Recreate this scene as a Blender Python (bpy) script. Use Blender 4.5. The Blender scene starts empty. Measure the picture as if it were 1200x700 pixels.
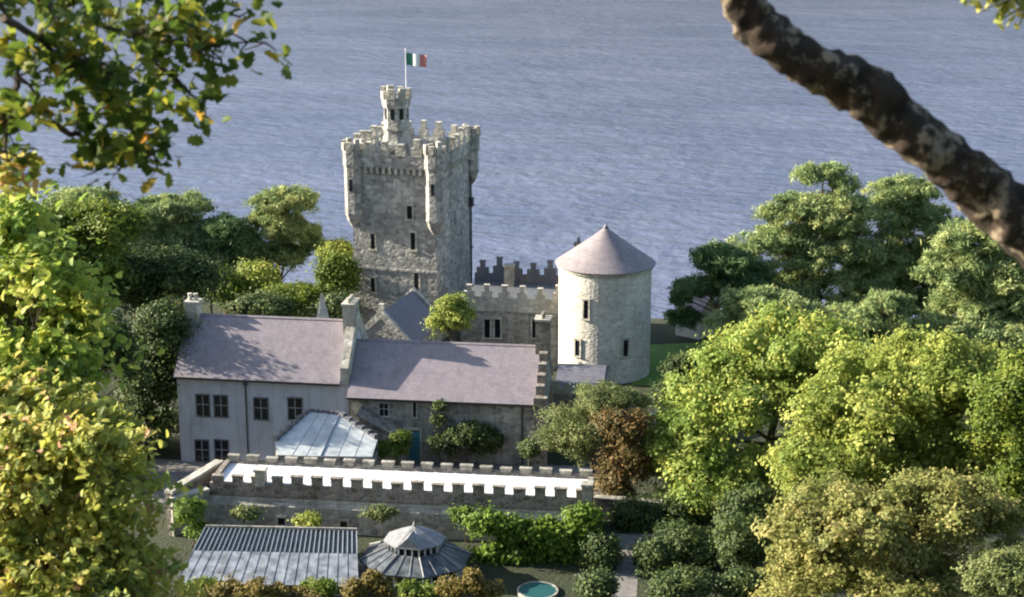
import bpy, math, random
import numpy as np
from mathutils import Vector
R = math.radians
sc = bpy.context.scene
C = sc.collection

# ------------------------------------------------------------------ camera, world, sun, exposure
CAM_H, FPX, TH = 57.0, 1950.0, R(15)
cd = bpy.data.cameras.new('camera'); cam = bpy.data.objects.new('camera', cd); C.objects.link(cam)
cam.location = (0, 0, CAM_H); cam.rotation_euler = (R(90) - TH, 0, 0)
cd.sensor_width = 36; cd.lens = FPX / 1200 * 36; cd.clip_start = 0.1; cd.clip_end = 8000
sc.camera = cam
cd.dof.use_dof = True; cd.dof.focus_distance = 170; cd.dof.aperture_fstop = 4.0
SUN_EL, SUN_AZ = R(22), R(-78.5)          # azimuth clockwise from +Y: the sun is left and a little behind the castle
w = bpy.data.worlds.new('World'); sc.world = w; w.use_nodes = True
wn = w.node_tree; wn.nodes.clear()
sky = wn.nodes.new('ShaderNodeTexSky'); sky.sky_type = 'NISHITA'; sky.sun_disc = False
sky.sun_elevation = SUN_EL; sky.sun_rotation = SUN_AZ; sky.air_density = 1.0; sky.dust_density = 1.2
bg = wn.nodes.new('ShaderNodeBackground'); bg.inputs[1].default_value = 0.095
wo = wn.nodes.new('ShaderNodeOutputWorld')
wn.links.new(sky.outputs[0], bg.inputs[0]); wn.links.new(bg.outputs[0], wo.inputs[0])
sl = bpy.data.lights.new('sun', 'SUN'); so = bpy.data.objects.new('sun', sl); C.objects.link(so)
sl.energy = 5.0; sl.angle = R(0.53); sl.color = (1.0, 0.92, 0.78)
SD = Vector((math.sin(SUN_AZ) * math.cos(SUN_EL), math.cos(SUN_AZ) * math.cos(SUN_EL), math.sin(SUN_EL)))
so.rotation_euler = SD.to_track_quat('Z', 'Y').to_euler(); so.location = (-120, 60, 120)
sc.view_settings.view_transform = 'Standard'; sc.view_settings.look = 'None'
sc.view_settings.exposure = 1.6; sc.view_settings.gamma = 1.0
sc.render.engine = 'CYCLES'
sc.cycles.use_denoising = True
sc.cycles.pixel_filter_type = 'BLACKMAN_HARRIS'; sc.cycles.filter_width = 2.1
sc.cycles.max_bounces = 6; sc.cycles.transparent_max_bounces = 6

# ------------------------------------------------------------------ pixel -> place
def ray(px, py):
    x = (px - 600) / FPX; y = (350 - py) / FPX
    return np.array((x, math.cos(TH) + y * math.sin(TH), -math.sin(TH) + y * math.cos(TH)))
EYE = np.array((0, 0, CAM_H))
def at_z(px, py, z): d = ray(px, py); return EYE + d * ((z - CAM_H) / d[2])
def at_y(px, py, Y): d = ray(px, py); return EYE + d * (Y / d[1])

# ------------------------------------------------------------------ materials
def mat(name):
    m = bpy.data.materials.new(name); m.use_nodes = True
    nt = m.node_tree; b = nt.nodes['Principled BSDF']
    return m, nt, b
def N(nt, t, **k):
    n = nt.nodes.new(t)
    for a, v in k.items(): setattr(n, a, v)
    return n
def ramp(nt, stops, src):
    r = N(nt, 'ShaderNodeValToRGB'); e = r.color_ramp.elements
    while len(e) < len(stops): e.new(0.5)
    for el, (p, c) in zip(e, stops):
        el.position = p; el.color = (*c, 1) if len(c) == 3 else c
    nt.links.new(src, r.inputs[0]); return r.outputs[0]
def mixc(nt, fac, a, b, mode='MIX'):
    n = N(nt, 'ShaderNodeMix', data_type='RGBA', blend_type=mode)
    for i, v in ((0, fac), (6, a), (7, b)):
        if isinstance(v, (int, float)): n.inputs[i].default_value = v
        elif isinstance(v, tuple): n.inputs[i].default_value = (*v, 1)
        else: nt.links.new(v, n.inputs[i])
    return n.outputs[2]
def noise(nt, scale, detail=4, vec=None, rough=0.55):
    n = N(nt, 'ShaderNodeTexNoise'); n.inputs['Scale'].default_value = scale
    n.inputs['Detail'].default_value = detail; n.inputs['Roughness'].default_value = rough
    if vec is not None: nt.links.new(vec, n.inputs['Vector'])
    return n.outputs[0]
def objco(nt): return N(nt, 'ShaderNodeTexCoord').outputs['Object']
def bump(nt, b, h, strength, dist):
    n = N(nt, 'ShaderNodeBump'); n.inputs['Strength'].default_value = strength; n.inputs['Distance'].default_value = dist
    nt.links.new(h, n.inputs['Height']); nt.links.new(n.outputs[0], b.inputs['Normal'])
def mapped(nt, co, s):
    m = N(nt, 'ShaderNodeMapping'); m.inputs['Scale'].default_value = s; nt.links.new(co, m.inputs[0]); return m.outputs[0]

def stone(name, dark, mid, light, scale=1.7, stain=(0.10, 0.10, 0.08), stain_amt=0.55, mortar=(0.36, 0.34, 0.29)):
    m, nt, b = mat(name); co = objco(nt)
    wob = noise(nt, 3.0, 2, co)
    cw = N(nt, 'ShaderNodeVectorMath', operation='ADD')
    mm = mapped(nt, co, (1, 1, 1.5))
    sc_ = N(nt, 'ShaderNodeVectorMath', operation='SCALE'); sc_.inputs[3].default_value = 0.25
    nt.links.new(wob, sc_.inputs[0]); nt.links.new(mm, cw.inputs[0]); nt.links.new(sc_.outputs[0], cw.inputs[1])
    v = N(nt, 'ShaderNodeTexVoronoi'); v.inputs['Scale'].default_value = scale; nt.links.new(cw.outputs[0], v.inputs['Vector'])
    ve = N(nt, 'ShaderNodeTexVoronoi', feature='DISTANCE_TO_EDGE'); ve.inputs['Scale'].default_value = scale; nt.links.new(cw.outputs[0], ve.inputs['Vector'])
    sp = N(nt, 'ShaderNodeSeparateColor'); nt.links.new(v.outputs['Color'], sp.inputs[0])
    col = ramp(nt, [(0.0, dark), (0.45, mid), (1.0, light)], sp.outputs[0])
    mj = ramp(nt, [(0.0, (1, 1, 1)), (0.09, (0, 0, 0))], ve.outputs['Distance'])
    col = mixc(nt, mj, col, mortar)
    st = ramp(nt, [(0.42, (0, 0, 0)), (0.68, (1, 1, 1))], noise(nt, 0.35, 6, mapped(nt, co, (1, 1, 0.45)), 0.65))
    f = N(nt, 'ShaderNodeMath', operation='MULTIPLY'); nt.links.new(st, f.inputs[0]); f.inputs[1].default_value = stain_amt
    col = mixc(nt, f.outputs[0], col, stain)
    sk = ramp(nt, [(0.52, (0, 0, 0)), (0.72, (.6, .6, .6))], noise(nt, 1.6, 5, mapped(nt, co, (1, 1, 0.10)), 0.6))
    col = mixc(nt, sk, col, tuple(c * 1.15 for c in stain))
    bl = ramp(nt, [(0.55, (0, 0, 0)), (0.7, (1, 1, 1))], noise(nt, 1.1, 5, co, 0.7))
    f2 = N(nt, 'ShaderNodeMath', operation='MULTIPLY'); nt.links.new(bl, f2.inputs[0]); f2.inputs[1].default_value = 0.45
    col = mixc(nt, f2.outputs[0], col, light)
    nt.links.new(col, b.inputs['Base Color']); b.inputs['Roughness'].default_value = 0.92
    bump(nt, b, ve.outputs['Distance'], 0.6, 0.12)
    return m
def slate(name, a, c, lichen=(0.36, 0.34, 0.31)):
    m, nt, b = mat(name); co = objco(nt)
    br = N(nt, 'ShaderNodeTexBrick'); br.inputs['Scale'].default_value = 1.0
    br.inputs['Color1'].default_value = (*a, 1); br.inputs['Color2'].default_value = (*c, 1)
    br.inputs['Mortar'].default_value = (a[0] * .78, a[1] * .78, a[2] * .78, 1)
    br.inputs['Brick Width'].default_value = 0.34; br.inputs['Row Height'].default_value = 0.2; br.inputs['Mortar Size'].default_value = 0.012
    s = N(nt, 'ShaderNodeSeparateXYZ'); nt.links.new(co, s.inputs[0]); cb = N(nt, 'ShaderNodeCombineXYZ')
    ad = N(nt, 'ShaderNodeMath', operation='ADD'); nt.links.new(s.outputs[0], ad.inputs[0]); nt.links.new(s.outputs[1], ad.inputs[1])
    nt.links.new(ad.outputs[0], cb.inputs[0]); nt.links.new(s.outputs[2], cb.inputs[1]); nt.links.new(cb.outputs[0], br.inputs[0])
    p = ramp(nt, [(0.5, (0, 0, 0)), (0.75, (.55, .55, .55))], noise(nt, 0.7, 7, co, 0.7))
    col = mixc(nt, p, br.outputs[0], lichen)
    p2 = ramp(nt, [(0.48, (0, 0, 0)), (0.7, (.6, .6, .6))], noise(nt, 1.3, 6, mapped(nt, co, (1, 1, .3)), 0.7))
    col = mixc(nt, p2, col, tuple(x * .62 for x in a))
    nt.links.new(col, b.inputs['Base Color']); b.inputs['Roughness'].default_value = 0.62
    bump(nt, b, br.outputs['Fac'], -0.5, 0.03)
    return m
def plain(name, col, rough=0.6, var=0.25, scale=1.5, metal=0.0):
    m, nt, b = mat(name); co = objco(nt)
    c = ramp(nt, [(0.3, tuple(x * (1 - var) for x in col)), (0.7, tuple(min(1, x * (1 + var * .6)) for x in col))], noise(nt, scale, 6, co, 0.65))
    nt.links.new(c, b.inputs['Base Color']); b.inputs['Roughness'].default_value = rough; b.inputs['Metallic'].default_value = metal
    return m
def leafmat(name, stops, trans=0.42):
    m, nt, b = mat(name)
    at = N(nt, 'ShaderNodeAttribute', attribute_name='tint')
    col = ramp(nt, stops, at.outputs['Fac'])
    nt.links.new(col, b.inputs['Base Color']); b.inputs['Roughness'].default_value = 0.6
    b.inputs['Specular IOR Level'].default_value = 0.25
    tr = N(nt, 'ShaderNodeBsdfTranslucent'); mx = N(nt, 'ShaderNodeMixShader'); mx.inputs[0].default_value = trans + .05
    nt.links.new(col, tr.inputs[0]); nt.links.new(b.outputs[0], mx.inputs[1]); nt.links.new(tr.outputs[0], mx.inputs[2])
    nt.links.new(mx.outputs[0], nt.nodes['Material Output'].inputs[0])
    return m

M = {}
M['keep'] = stone('keep_stone', (0.19, 0.185, 0.175), (0.37, 0.355, 0.325), (0.60, 0.57, 0.50), 1.5, (0.13, 0.125, 0.115), 0.65)
M['tower'] = stone('tower_stone', (0.44, 0.41, 0.34), (0.58, 0.545, 0.46), (0.70, 0.67, 0.58), 1.9, (0.34, 0.31, 0.25), 0.4, (0.56, 0.53, 0.46))
M['wall'] = stone('rubble_stone', (0.19, 0.175, 0.15), (0.31, 0.285, 0.24), (0.46, 0.43, 0.37), 1.7, (0.10, 0.095, 0.07), 0.6)
M['cope'] = stone('coping_stone', (0.34, 0.32, 0.27), (0.48, 0.45, 0.38), (0.62, 0.58, 0.49), 1.2, (0.16, 0.15, 0.11), 0.5)
M['brownstone'] = stone('brown_stone', (0.13, 0.105, 0.085), (0.225, 0.185, 0.15), (0.34, 0.295, 0.25), 1.8, (0.09, 0.08, 0.06), 0.55)
def _render():
    m, nt, b = mat('grey_lime_render'); co = objco(nt)
    c = ramp(nt, [(0.3, (.40, .41, .43)), (0.7, (.53, .535, .56))], noise(nt, .7, 6, co, .65))
    k = ramp(nt, [(0.5, (0, 0, 0)), (0.75, (.7, .7, .7))], noise(nt, 1.4, 6, mapped(nt, co, (1, 1, .12)), .65))
    c = mixc(nt, k, c, (.24, .24, .235)); nt.links.new(c, b.inputs['Base Color']); b.inputs['Roughness'].default_value = .9
    return m
M['render'] = _render()
M['slate'] = slate('pink_grey_slate', (0.255, 0.218, 0.236), (0.305, 0.263, 0.28), (0.40, 0.34, 0.34))
M['dkslate'] = slate('blue_grey_slate', (0.13, 0.125, 0.15), (0.17, 0.165, 0.19), (0.2, 0.2, 0.2))
M['cone'] = slate('mauve_slate', (0.225, 0.19, 0.195), (0.285, 0.243, 0.248), (0.36, 0.31, 0.30))
M['slate_and_shade'] = slate('dark_slate_and_shade', (0.10, 0.10, 0.115), (0.14, 0.14, 0.155), (0.19, 0.19, 0.18))  # dark slate; also stands in for shade on the range's rear battlements
M['white'] = plain('white_membrane', (0.78, 0.77, 0.75), 0.6, 0.14, 0.9)
M['whitepaint'] = plain('white_paint', (0.78, 0.78, 0.76), 0.6, 0.1, 1)
M['lead'] = plain('pale_lead', (0.15, 0.155, 0.16), 0.5, 0.4, 2.5, 0.1)
M['iron'] = plain('dark_iron', (0.05, 0.052, 0.055), 0.5, 0.3)
M['teal'] = plain('teal_paint', (0.05, 0.20, 0.23), 0.5, 0.2)
M['wood'] = plain('grey_window_wood', (0.32, 0.32, 0.32), 0.6, 0.2)
M['darkwood'] = plain('dark_window_wood', (0.10, 0.10, 0.11), 0.6, 0.2)
M['bar'] = plain('glazing_bar', (0.30, 0.33, 0.36), 0.5, 0.2)
M['flaggreen'] = plain('green_cloth', (0.05, 0.20, 0.13), 0.8, 0.05)
M['flagwhite'] = plain('white_cloth', (0.80, 0.80, 0.80), 0.8, 0.05)
M['flagred'] = plain('orange_red_cloth', (0.58, 0.22, 0.19), 0.8, 0.05)
M['flagstone'] = plain('pale_flagstone', (0.20, 0.185, 0.17), 0.9, 0.4, 1.2)
M['grass'] = plain('lawn_grass', (0.11, 0.20, 0.025), 0.9, 0.3, 0.8)
def pane(name, col, rough=0.08, spec=0.5, var=0.4):
    m, nt, b = mat(name); co = objco(nt)
    c = ramp(nt, [(0.35, tuple(x * (1 - var) for x in col)), (0.7, tuple(x * (1 + var) for x in col))], noise(nt, 1.3, 3, co))
    nt.links.new(c, b.inputs['Base Color']); b.inputs['Roughness'].default_value = rough; b.inputs['Specular IOR Level'].default_value = spec
    return m
M['glass'] = pane('dark_window_glass', (0.012, 0.014, 0.017))
M['roofglass'] = pane('whitewashed_glass', (0.23, 0.245, 0.27), 0.35, 0.4, 0.4)
M['tealglass'] = pane('pale_teal_glass', (0.44, 0.47, 0.47), 0.4, 0.5, 0.15)
M['domeglass'] = pane('dusty_dome_glass', (0.10, 0.11, 0.115), 0.3, 0.5, 0.5)
M['palelead'] = plain('light_cupola_lead', (0.23, 0.232, 0.235), 0.55, 0.35, 2.5)
M['ribglass'] = pane('clear_roof_glass', (0.03, 0.038, 0.042), 0.25)
# bark
def bark(name, a, c, lich, ls, amt):
    m, nt, b = mat(name); co = objco(nt)
    n1 = noise(nt, 9, 8, mapped(nt, co, (1, 1, 0.7)), 0.75)
    col = ramp(nt, [(0.35, a), (0.65, c)], n1)
    l = ramp(nt, [(amt, (0, 0, 0)), (amt + 0.08, (1, 1, 1))], noise(nt, ls, 6, co, 0.7))
    col = mixc(nt, l, col, lich)
    nt.links.new(col, b.inputs['Base Color']); b.inputs['Roughness'].default_value = 0.95
    bump(nt, b, n1, 0.9, 0.04); return m
M['bark'] = bark('tree_bark', (0.05, 0.038, 0.026), (0.14, 0.11, 0.08), (0.22, 0.21, 0.16), 4, 0.62)
M['pinebark'] = bark('pine_bark', (0.10, 0.06, 0.04), (0.24, 0.15, 0.10), (0.2, 0.17, 0.13), 3, 0.65)
M['mossbark'] = bark('lichened_bark', (0.012, 0.008, 0.005), (0.075, 0.048, 0.028), (0.34, 0.27, 0.18), 8, 0.52)
M['lim'] = leafmat('lime_leaves', [(0, (0.128, 0.195, 0.047)), (0.5, (0.301, 0.390, 0.081)), (1, (0.593, 0.564, 0.139))])
M['olive'] = leafmat('olive_leaves', [(0, (0.124, 0.183, 0.037)), (0.5, (0.303, 0.361, 0.071)), (1, (0.561, 0.555, 0.145))])
M['tan'] = leafmat('tan_green_leaves', [(0, (0.138, 0.163, 0.046)), (0.5, (0.294, 0.306, 0.089)), (1, (0.568, 0.480, 0.182))])
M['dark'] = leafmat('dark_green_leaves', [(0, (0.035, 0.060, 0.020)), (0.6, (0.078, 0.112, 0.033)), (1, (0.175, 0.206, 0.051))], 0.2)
M['mid'] = leafmat('mid_green_leaves', [(0, (0.054, 0.094, 0.014)), (0.5, (0.132, 0.187, 0.023)), (1, (0.280, 0.304, 0.047))], 0.3)
M['pine'] = leafmat('pine_needles', [(0, (0.118, 0.180, 0.076)), (0.5, (0.285, 0.359, 0.134)), (1, (0.570, 0.569, 0.229))], 0.2)
M['darkpine'] = leafmat('dark_pine_needles', [(0, (0.049, 0.098, 0.044)), (0.5, (0.109, 0.183, 0.071)), (1, (0.218, 0.292, 0.109))], 0.2)
M['yellow'] = leafmat('yellow_leaves', [(0, (0.129, 0.166, 0.045)), (0.35, (0.304, 0.353, 0.075)), (0.7, (0.547, 0.520, 0.104)), (0.93, (0.600, 0.446, 0.124)), (1, (0.600, 0.335, 0.208))], 0.4)
M['ygreen'] = leafmat('yellow_green_leaves', [(0, (0.103, 0.175, 0.045)), (0.4, (0.299, 0.409, 0.068)), (0.8, (0.600, 0.600, 0.118)), (1, (0.600, 0.600, 0.178))], 0.4)
M['oak'] = leafmat('oak_leaves', [(0, (0.048, 0.091, 0.016)), (0.45, (0.136, 0.196, 0.030)), (0.75, (0.327, 0.318, 0.041)), (0.92, (0.517, 0.288, 0.041)), (1, (0.489, 0.181, 0.055))], 0.5)
M['russet'] = leafmat('russet_leaves', [(0, (0.063, 0.073, 0.024)), (0.45, (0.157, 0.121, 0.042)), (1, (0.303, 0.169, 0.061))], 0.25)
M['shrub'] = leafmat('grey_green_leaves', [(0, (0.086, 0.115, 0.043)), (0.5, (0.187, 0.223, 0.072)), (1, (0.317, 0.331, 0.130))], 0.3)
M['bright'] = leafmat('bright_green_leaves', [(0, (0.043, 0.086, 0.014)), (0.5, (0.122, 0.200, 0.021)), (1, (0.272, 0.358, 0.051))], 0.35)
M['gold'] = leafmat('golden_leaves', [(0, (0.098, 0.082, 0.018)), (0.5, (0.194, 0.154, 0.036)), (1, (0.284, 0.219, 0.063))], 0.35)

# ------------------------------------------------------------------ objects
def tag(o, label=None, cat=None, group=None, kind=None):
    for k, v in (('label', label), ('category', cat), ('group', group), ('kind', kind)):
        if v: o[k] = v
    return o
def empty(name, loc, rz, label, cat, group=None):
    o = bpy.data.objects.new(name, None); C.objects.link(o); o.location = loc; o.rotation_euler = (0, 0, rz)
    o.empty_display_size = 0.5
    return tag(o, label, cat, group)
class MB:
    def __init__(s): s.v, s.f = [], []
    def add(s, vs, fs):
        n = len(s.v); s.v += [tuple(map(float, p)) for p in vs]; s.f += [tuple(i + n for i in f) for f in fs]; return s
    def box(s, x0, x1, y0, y1, z0, z1):
        return s.add([(x0, y0, z0), (x1, y0, z0), (x1, y1, z0), (x0, y1, z0), (x0, y0, z1), (x1, y0, z1), (x1, y1, z1), (x0, y1, z1)],
                     [(3, 2, 1, 0), (4, 5, 6, 7), (0, 1, 5, 4), (1, 2, 6, 5), (2, 3, 7, 6), (3, 0, 4, 7)])
    def obox(s, cx, cy, ang, hx, hy, z0, z1, top=1.0):
        c, d = math.cos(ang), math.sin(ang); vs = []
        for z, k in ((z0, 1), (z1, top)):
            for a, b in ((-1, -1), (1, -1), (1, 1), (-1, 1)):
                x, y = a * hx * k, b * hy * k; vs.append((cx + x * c - y * d, cy + x * d + y * c, z))
        return s.add(vs, [(3, 2, 1, 0), (4, 5, 6, 7), (0, 1, 5, 4), (1, 2, 6, 5), (2, 3, 7, 6), (3, 0, 4, 7)])
    def loft(s, rings, cap=True):
        n = len(rings[0]); vs = [p for r in rings for p in r]; fs = []
        for k in range(len(rings) - 1):
            for i in range(n):
                j = (i + 1) % n; fs.append((k * n + i, k * n + j, (k + 1) * n + j, (k + 1) * n + i))
        if cap: fs += [tuple(reversed(range(n))), tuple(range((len(rings) - 1) * n, len(rings) * n))]
        return s.add(vs, fs)
    def prism(s, poly, z0, z1): return s.loft([[(x, y, z0) for x, y in poly], [(x, y, z1) for x, y in poly]])
    def lathe(s, cx, cy, prof, n=24, rot=0.0):
        return s.loft([[(cx + r * math.cos(rot + i * 2 * math.pi / n), cy + r * math.sin(rot + i * 2 * math.pi / n), z) for i in range(n)] for r, z in prof])
    def yz(s, poly, x0, x1): return s.loft([[(x0, y, z) for y, z in poly], [(x1, y, z) for y, z in poly]])
    def tube(s, pts, rad, n=8):
        pts = [Vector(p) for p in pts]; rings = []
        for i, p in enumerate(pts):
            t = (pts[min(i + 1, len(pts) - 1)] - pts[max(i - 1, 0)]).normalized()
            a = t.cross(Vector((0.31, 0.2, 0.93))); a = a.normalized() if a.length > 1e-3 else Vector((1, 0, 0)); b = t.cross(a)
            r = rad[i] if hasattr(rad, '__len__') else rad
            rings.append([p + a * (r * math.cos(k * 2 * math.pi / n)) + b * (r * math.sin(k * 2 * math.pi / n)) for k in range(n)])
        return s.loft(rings)
    def build(s, name, m, parent=None, smooth=False):
        me = bpy.data.meshes.new(name); me.from_pydata(s.v, [], s.f); me.update()
        import bmesh
        bm = bmesh.new(); bm.from_mesh(me); bmesh.ops.recalc_face_normals(bm, faces=bm.faces); bm.to_mesh(me); bm.free()
        if smooth: me.polygons.foreach_set('use_smooth', [True] * len(me.polygons))
        me.materials.append(M[m] if isinstance(m, str) else m)
        o = bpy.data.objects.new(name, me); C.objects.link(o); o.parent = parent
        return o
class Many(MB):
    """repeats that become one object each"""
    def __init__(s): super().__init__(); s.done = []
    def next(s):
        if s.f: s.done.append((s.v, s.f))
        s.v, s.f = [], []; return s
    def build(s, name, m, parent=None, smooth=False):
        s.next()
        for v, f in s.done:
            b_ = MB(); b_.v, b_.f = v, f; b_.build(name, m, parent)
class Frame:                                   # a building's own axes: x along its front, y into its depth
    def __init__(s, x, y, deg): s.o = np.array((x, y, 0.0)); s.a = -R(deg); s.u = np.array((math.cos(s.a), math.sin(s.a), 0)); s.n = np.array((-math.sin(s.a), math.cos(s.a), 0))
    def px(s, px, py, yp=0.0):                 # photo pixel -> (x, z) on the plane y = yp
        d = ray(px, py); t = (yp - np.dot(EYE - s.o, s.n)) / np.dot(d, s.n); p = EYE + d * t
        return float(np.dot(p - s.o, s.u)), float(p[2])
    def side(s, px, py, xp):
        d = ray(px, py); t = (xp - np.dot(EYE - s.o, s.u)) / np.dot(d, s.u); p = EYE + d * t
        return float(np.dot(p - s.o, s.n)), float(p[2])
    def thing(s, name, label, cat, group=None): return empty(name, tuple(s.o), s.a, label, cat, group)

rnd = random.Random(4)
def merlons(mb, p0, p1, z0, h, width, gap, thick, step=0.0, skip_ends=0.0, jit=0.04):
    p0, p1 = np.array(p0, float), np.array(p1, float); L = np.linalg.norm(p1 - p0); d = (p1 - p0) / L; ang = math.atan2(d[1], d[0])
    L2 = L - 2 * skip_ends; n = max(1, int(round((L2 + gap) / (width + gap)))); pitch = (L2 + gap) / n; wd = pitch - gap
    for i in range(n):
        c = p0 + d * (skip_ends + i * pitch + wd / 2); hh = h * (1 + rnd.uniform(-jit, jit) * 2); ww = wd * (1 + rnd.uniform(-jit, jit)); mb.next()
        if step:
            mb.obox(c[0], c[1], ang, ww / 2, thick / 2, z0 - 0.06, z0 + hh * 0.5)
            mb.obox(c[0], c[1], ang, ww * step / 2, thick / 2 - 0.02, z0 + hh * 0.5 - 0.03, z0 + hh)
            mb.obox(c[0], c[1], ang, ww * step / 2 + 0.07, thick / 2 + 0.06, z0 + hh - 0.02, z0 + hh + 0.12)
        else:
            mb.obox(c[0], c[1], ang, ww / 2, thick / 2, z0 - 0.06, z0 + hh)
            mb.obox(c[0], c[1], ang, ww / 2 + 0.06, thick / 2 + 0.06, z0 + hh - 0.02, z0 + hh + 0.11)
def window(parent, x, z, wd, ht, y=0.0, bars=True, fm='cope', fw=0.14, proud=0.1, arched=False):
    """a window in the plane y of its building: stone frame (> pane, bars)"""
    f = MB()
    f.box(x - wd / 2 - fw, x - wd / 2, y - proud, y + 0.06, z - ht / 2 - 0.02, z + ht / 2 + 0.02)
    f.box(x + wd / 2, x + wd / 2 + fw, y - proud, y + 0.06, z - ht / 2 - 0.02, z + ht / 2 + 0.02)
    f.box(x - wd / 2 - fw * 1.2, x + wd / 2 + fw * 1.2, y - proud * 1.3, y + 0.06, z + ht / 2, z + ht / 2 + fw * 1.2)
    f.box(x - wd / 2 - fw * 1.4, x + wd / 2 + fw * 1.4, y - proud * 1.8, y + 0.06, z - ht / 2 - fw, z - ht / 2)
    fo = f.build('window', fm, parent)
    MB().box(x - wd / 2, x + wd / 2, y - 0.012, y + 0.05, z - ht / 2, z + ht / 2).build('pane', 'glass', fo)
    if bars:
        b = MB(); b.box(x - 0.035, x + 0.035, y - 0.05, y - 0.015, z - ht / 2, z + ht / 2)
        b.box(x - wd / 2, x + wd / 2, y - 0.052, y - 0.016, z + ht * 0.02, z + ht * 0.02 + 0.07)
        b.build('glazing_bars', 'wood', fo)
    return fo
def gable_house(F, t, W, D, ze, zr, wallm, roofm, z0=-2.0, cope_l=True, cope_r=True, cope=0.4, capm='cope', cope_w=0.4):
    prof = [(0, z0), (D, z0), (D, ze), (D / 2, zr), (0, ze)]
    wall = MB().yz(prof, 0, W).build('wall', wallm, t)
    sl = (zr - ze) / (D / 2); L = math.hypot(D / 2, zr - ze); ny, nz = -(zr - ze) / L, (D / 2) / L; th, oh = 0.16, 0.3
    x0, x1 = (0.42 if cope_l else -0.2), (W - cope_w - 0.02 if cope_r else W + 0.2)
    e = 0.02
    top = [( -oh, ze - oh * sl), (D / 2, zr), (D + oh, ze - oh * sl)]
    prof = [(top[0][0] + ny * e, top[0][1] + nz * e), (D / 2, zr + e / nz), (top[2][0] - ny * e, top[2][1] + nz * e),
            (top[2][0] - ny * th, top[2][1] + nz * th), (D / 2, zr + th / nz), (top[0][0] + ny * th, top[0][1] + nz * th)]
    roof = MB(); n = 1
    roof.yz(prof, x0, x1); ro = roof.build('roof', roofm, t)
    MB().yz([(D / 2 - 0.16, zr + th / nz - .06), (D / 2, zr + th / nz + 0.1), (D / 2 + 0.16, zr + th / nz - .06)], x0, x1).build('ridge_tiles', roofm, ro)
    for on, xa, xb in ((cope_l, -0.08, 0.4), (cope_r, W - cope_w, W + 0.08)):
        if on:
            c = cope
            p = [(-0.15, ze - 0.3), (-0.15, ze + c - .1), (D / 2, zr + c + 0.15), (D + 0.15, ze + c - .1), (D + 0.15, ze - 0.3), (D / 2, zr - 0.4)]
            # butt the coping on the wall: proud on every visible side
            MB().yz(p, xa, xb).build('gable_coping', capm, t)
    g = MB().box(x0, x1, -oh - 0.1, -oh + 0.02, ze - oh * sl - 0.12, ze - oh * sl + 0.02); g.build('gutter', 'iron', t)
    return wall, ro

# ------------------------------------------------------------------ ground, lake
def sstep(a, b, x):
    if a > b: return 1 - sstep(b, a, x)
    t = np.clip((np.asarray(x, float) - a) / (b - a), 0, 1); return t * t * (3 - 2 * t)
def terrain(x, y):
    x, y = np.asarray(x, float), np.asarray(y, float)
    z = np.maximum(0, 55.2 - 0.62 * y); z = np.where(y > 72, (55.2 - 0.62 * 72) * (1 - sstep(72, 100, y)), z)
    z = z + 0.5 * np.sin(x * 0.21 + 1.3) * np.sin(y * 0.17) * (1 - sstep(60, 95, y)) * sstep(4, 25, y)
    z = z - 8 * sstep(0, 30, y - 200 - 18 * sstep(12, -6, x)) + 9 * sstep(712, 740, y)
    z = z - 1.7 * sstep(-15, -18.5, x) * sstep(-46, -40, x) * sstep(138.5, 143.5, y) * sstep(176, 170, y)
    z = z + sstep(735, 1500, y) * (230 + 60 * np.sin(x * 0.004 + 1) + 30 * np.sin(x * 0.013)) 
    return z
ys = np.concatenate([np.arange(-60, 110, 3.0), np.arange(110, 240, 5.0), np.arange(240, 700, 40), np.arange(700, 1000, 20), np.arange(1000, 3001, 100)])
xs = np.concatenate([np.arange(-2000, -200, 150), np.arange(-200, -60, 10), np.arange(-60, 60, 3), np.arange(60, 200, 10), np.arange(200, 2001, 150)])
gx, gy = np.meshgrid(xs, ys); gz = terrain(gx, gy)
g = MB(); nx = len(xs)
g.v = [tuple(map(float, p)) for p in zip(gx.ravel(), gy.ravel(), gz.ravel())]
g.f = [(j * nx + i, j * nx + i + 1, (j + 1) * nx + i + 1, (j + 1) * nx + i) for j in range(len(ys) - 1) for i in range(nx - 1)]
mg, nt, b = mat('ground_cover'); co = objco(nt)
c1 = ramp(nt, [(0.3, (0.016, 0.020, 0.008)), (0.55, (0.03, 0.038, 0.012)), (0.75, (0.05, 0.048, 0.026))], noise(nt, 0.22, 8, co, 0.7))
nt.links.new(c1, b.inputs['Base Color']); b.inputs['Roughness'].default_value = 0.95; bump(nt, b, noise(nt, 3, 6, co), 0.8, 0.2)
tag(g.build('ground', mg, smooth=True), kind='structure')

mw, nt, b = mat('lake_water'); co = objco(nt)
b.inputs['Roughness'].default_value = 0.2; b.inputs['IOR'].default_value = 1.333
swell = noise(nt, 0.03, 6, mapped(nt, co, (.5, 1.0, 1)), .65)
wc = ramp(nt, [(0.3, (0.10, 0.122, 0.19)), (0.7, (0.16, 0.178, 0.255))], swell)
nt.links.new(wc, b.inputs['Base Color'])
h1 = noise(nt, 0.34, 4, mapped(nt, co, (0.8, 1.0, 1)), 0.55)
h2 = noise(nt, 0.11, 3, mapped(nt, co, (0.6, 1.0, 1)), 0.5)
ad = N(nt, 'ShaderNodeMath', operation='MULTIPLY_ADD'); nt.links.new(h2, ad.inputs[0]); ad.inputs[1].default_value = 1.6; nt.links.new(h1, ad.inputs[2])
bump(nt, b, ad.outputs[0], 0.55, 1.2)
lake = MB(); LX = [-1500, 1500]
lake.add([(-1500, 203, -3), (1500, 203, -3), (1500, 745, -3), (-1500, 745, -3)], [(0, 1, 2, 3)])
tag(lake.build('lake', mw), kind='structure')

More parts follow.
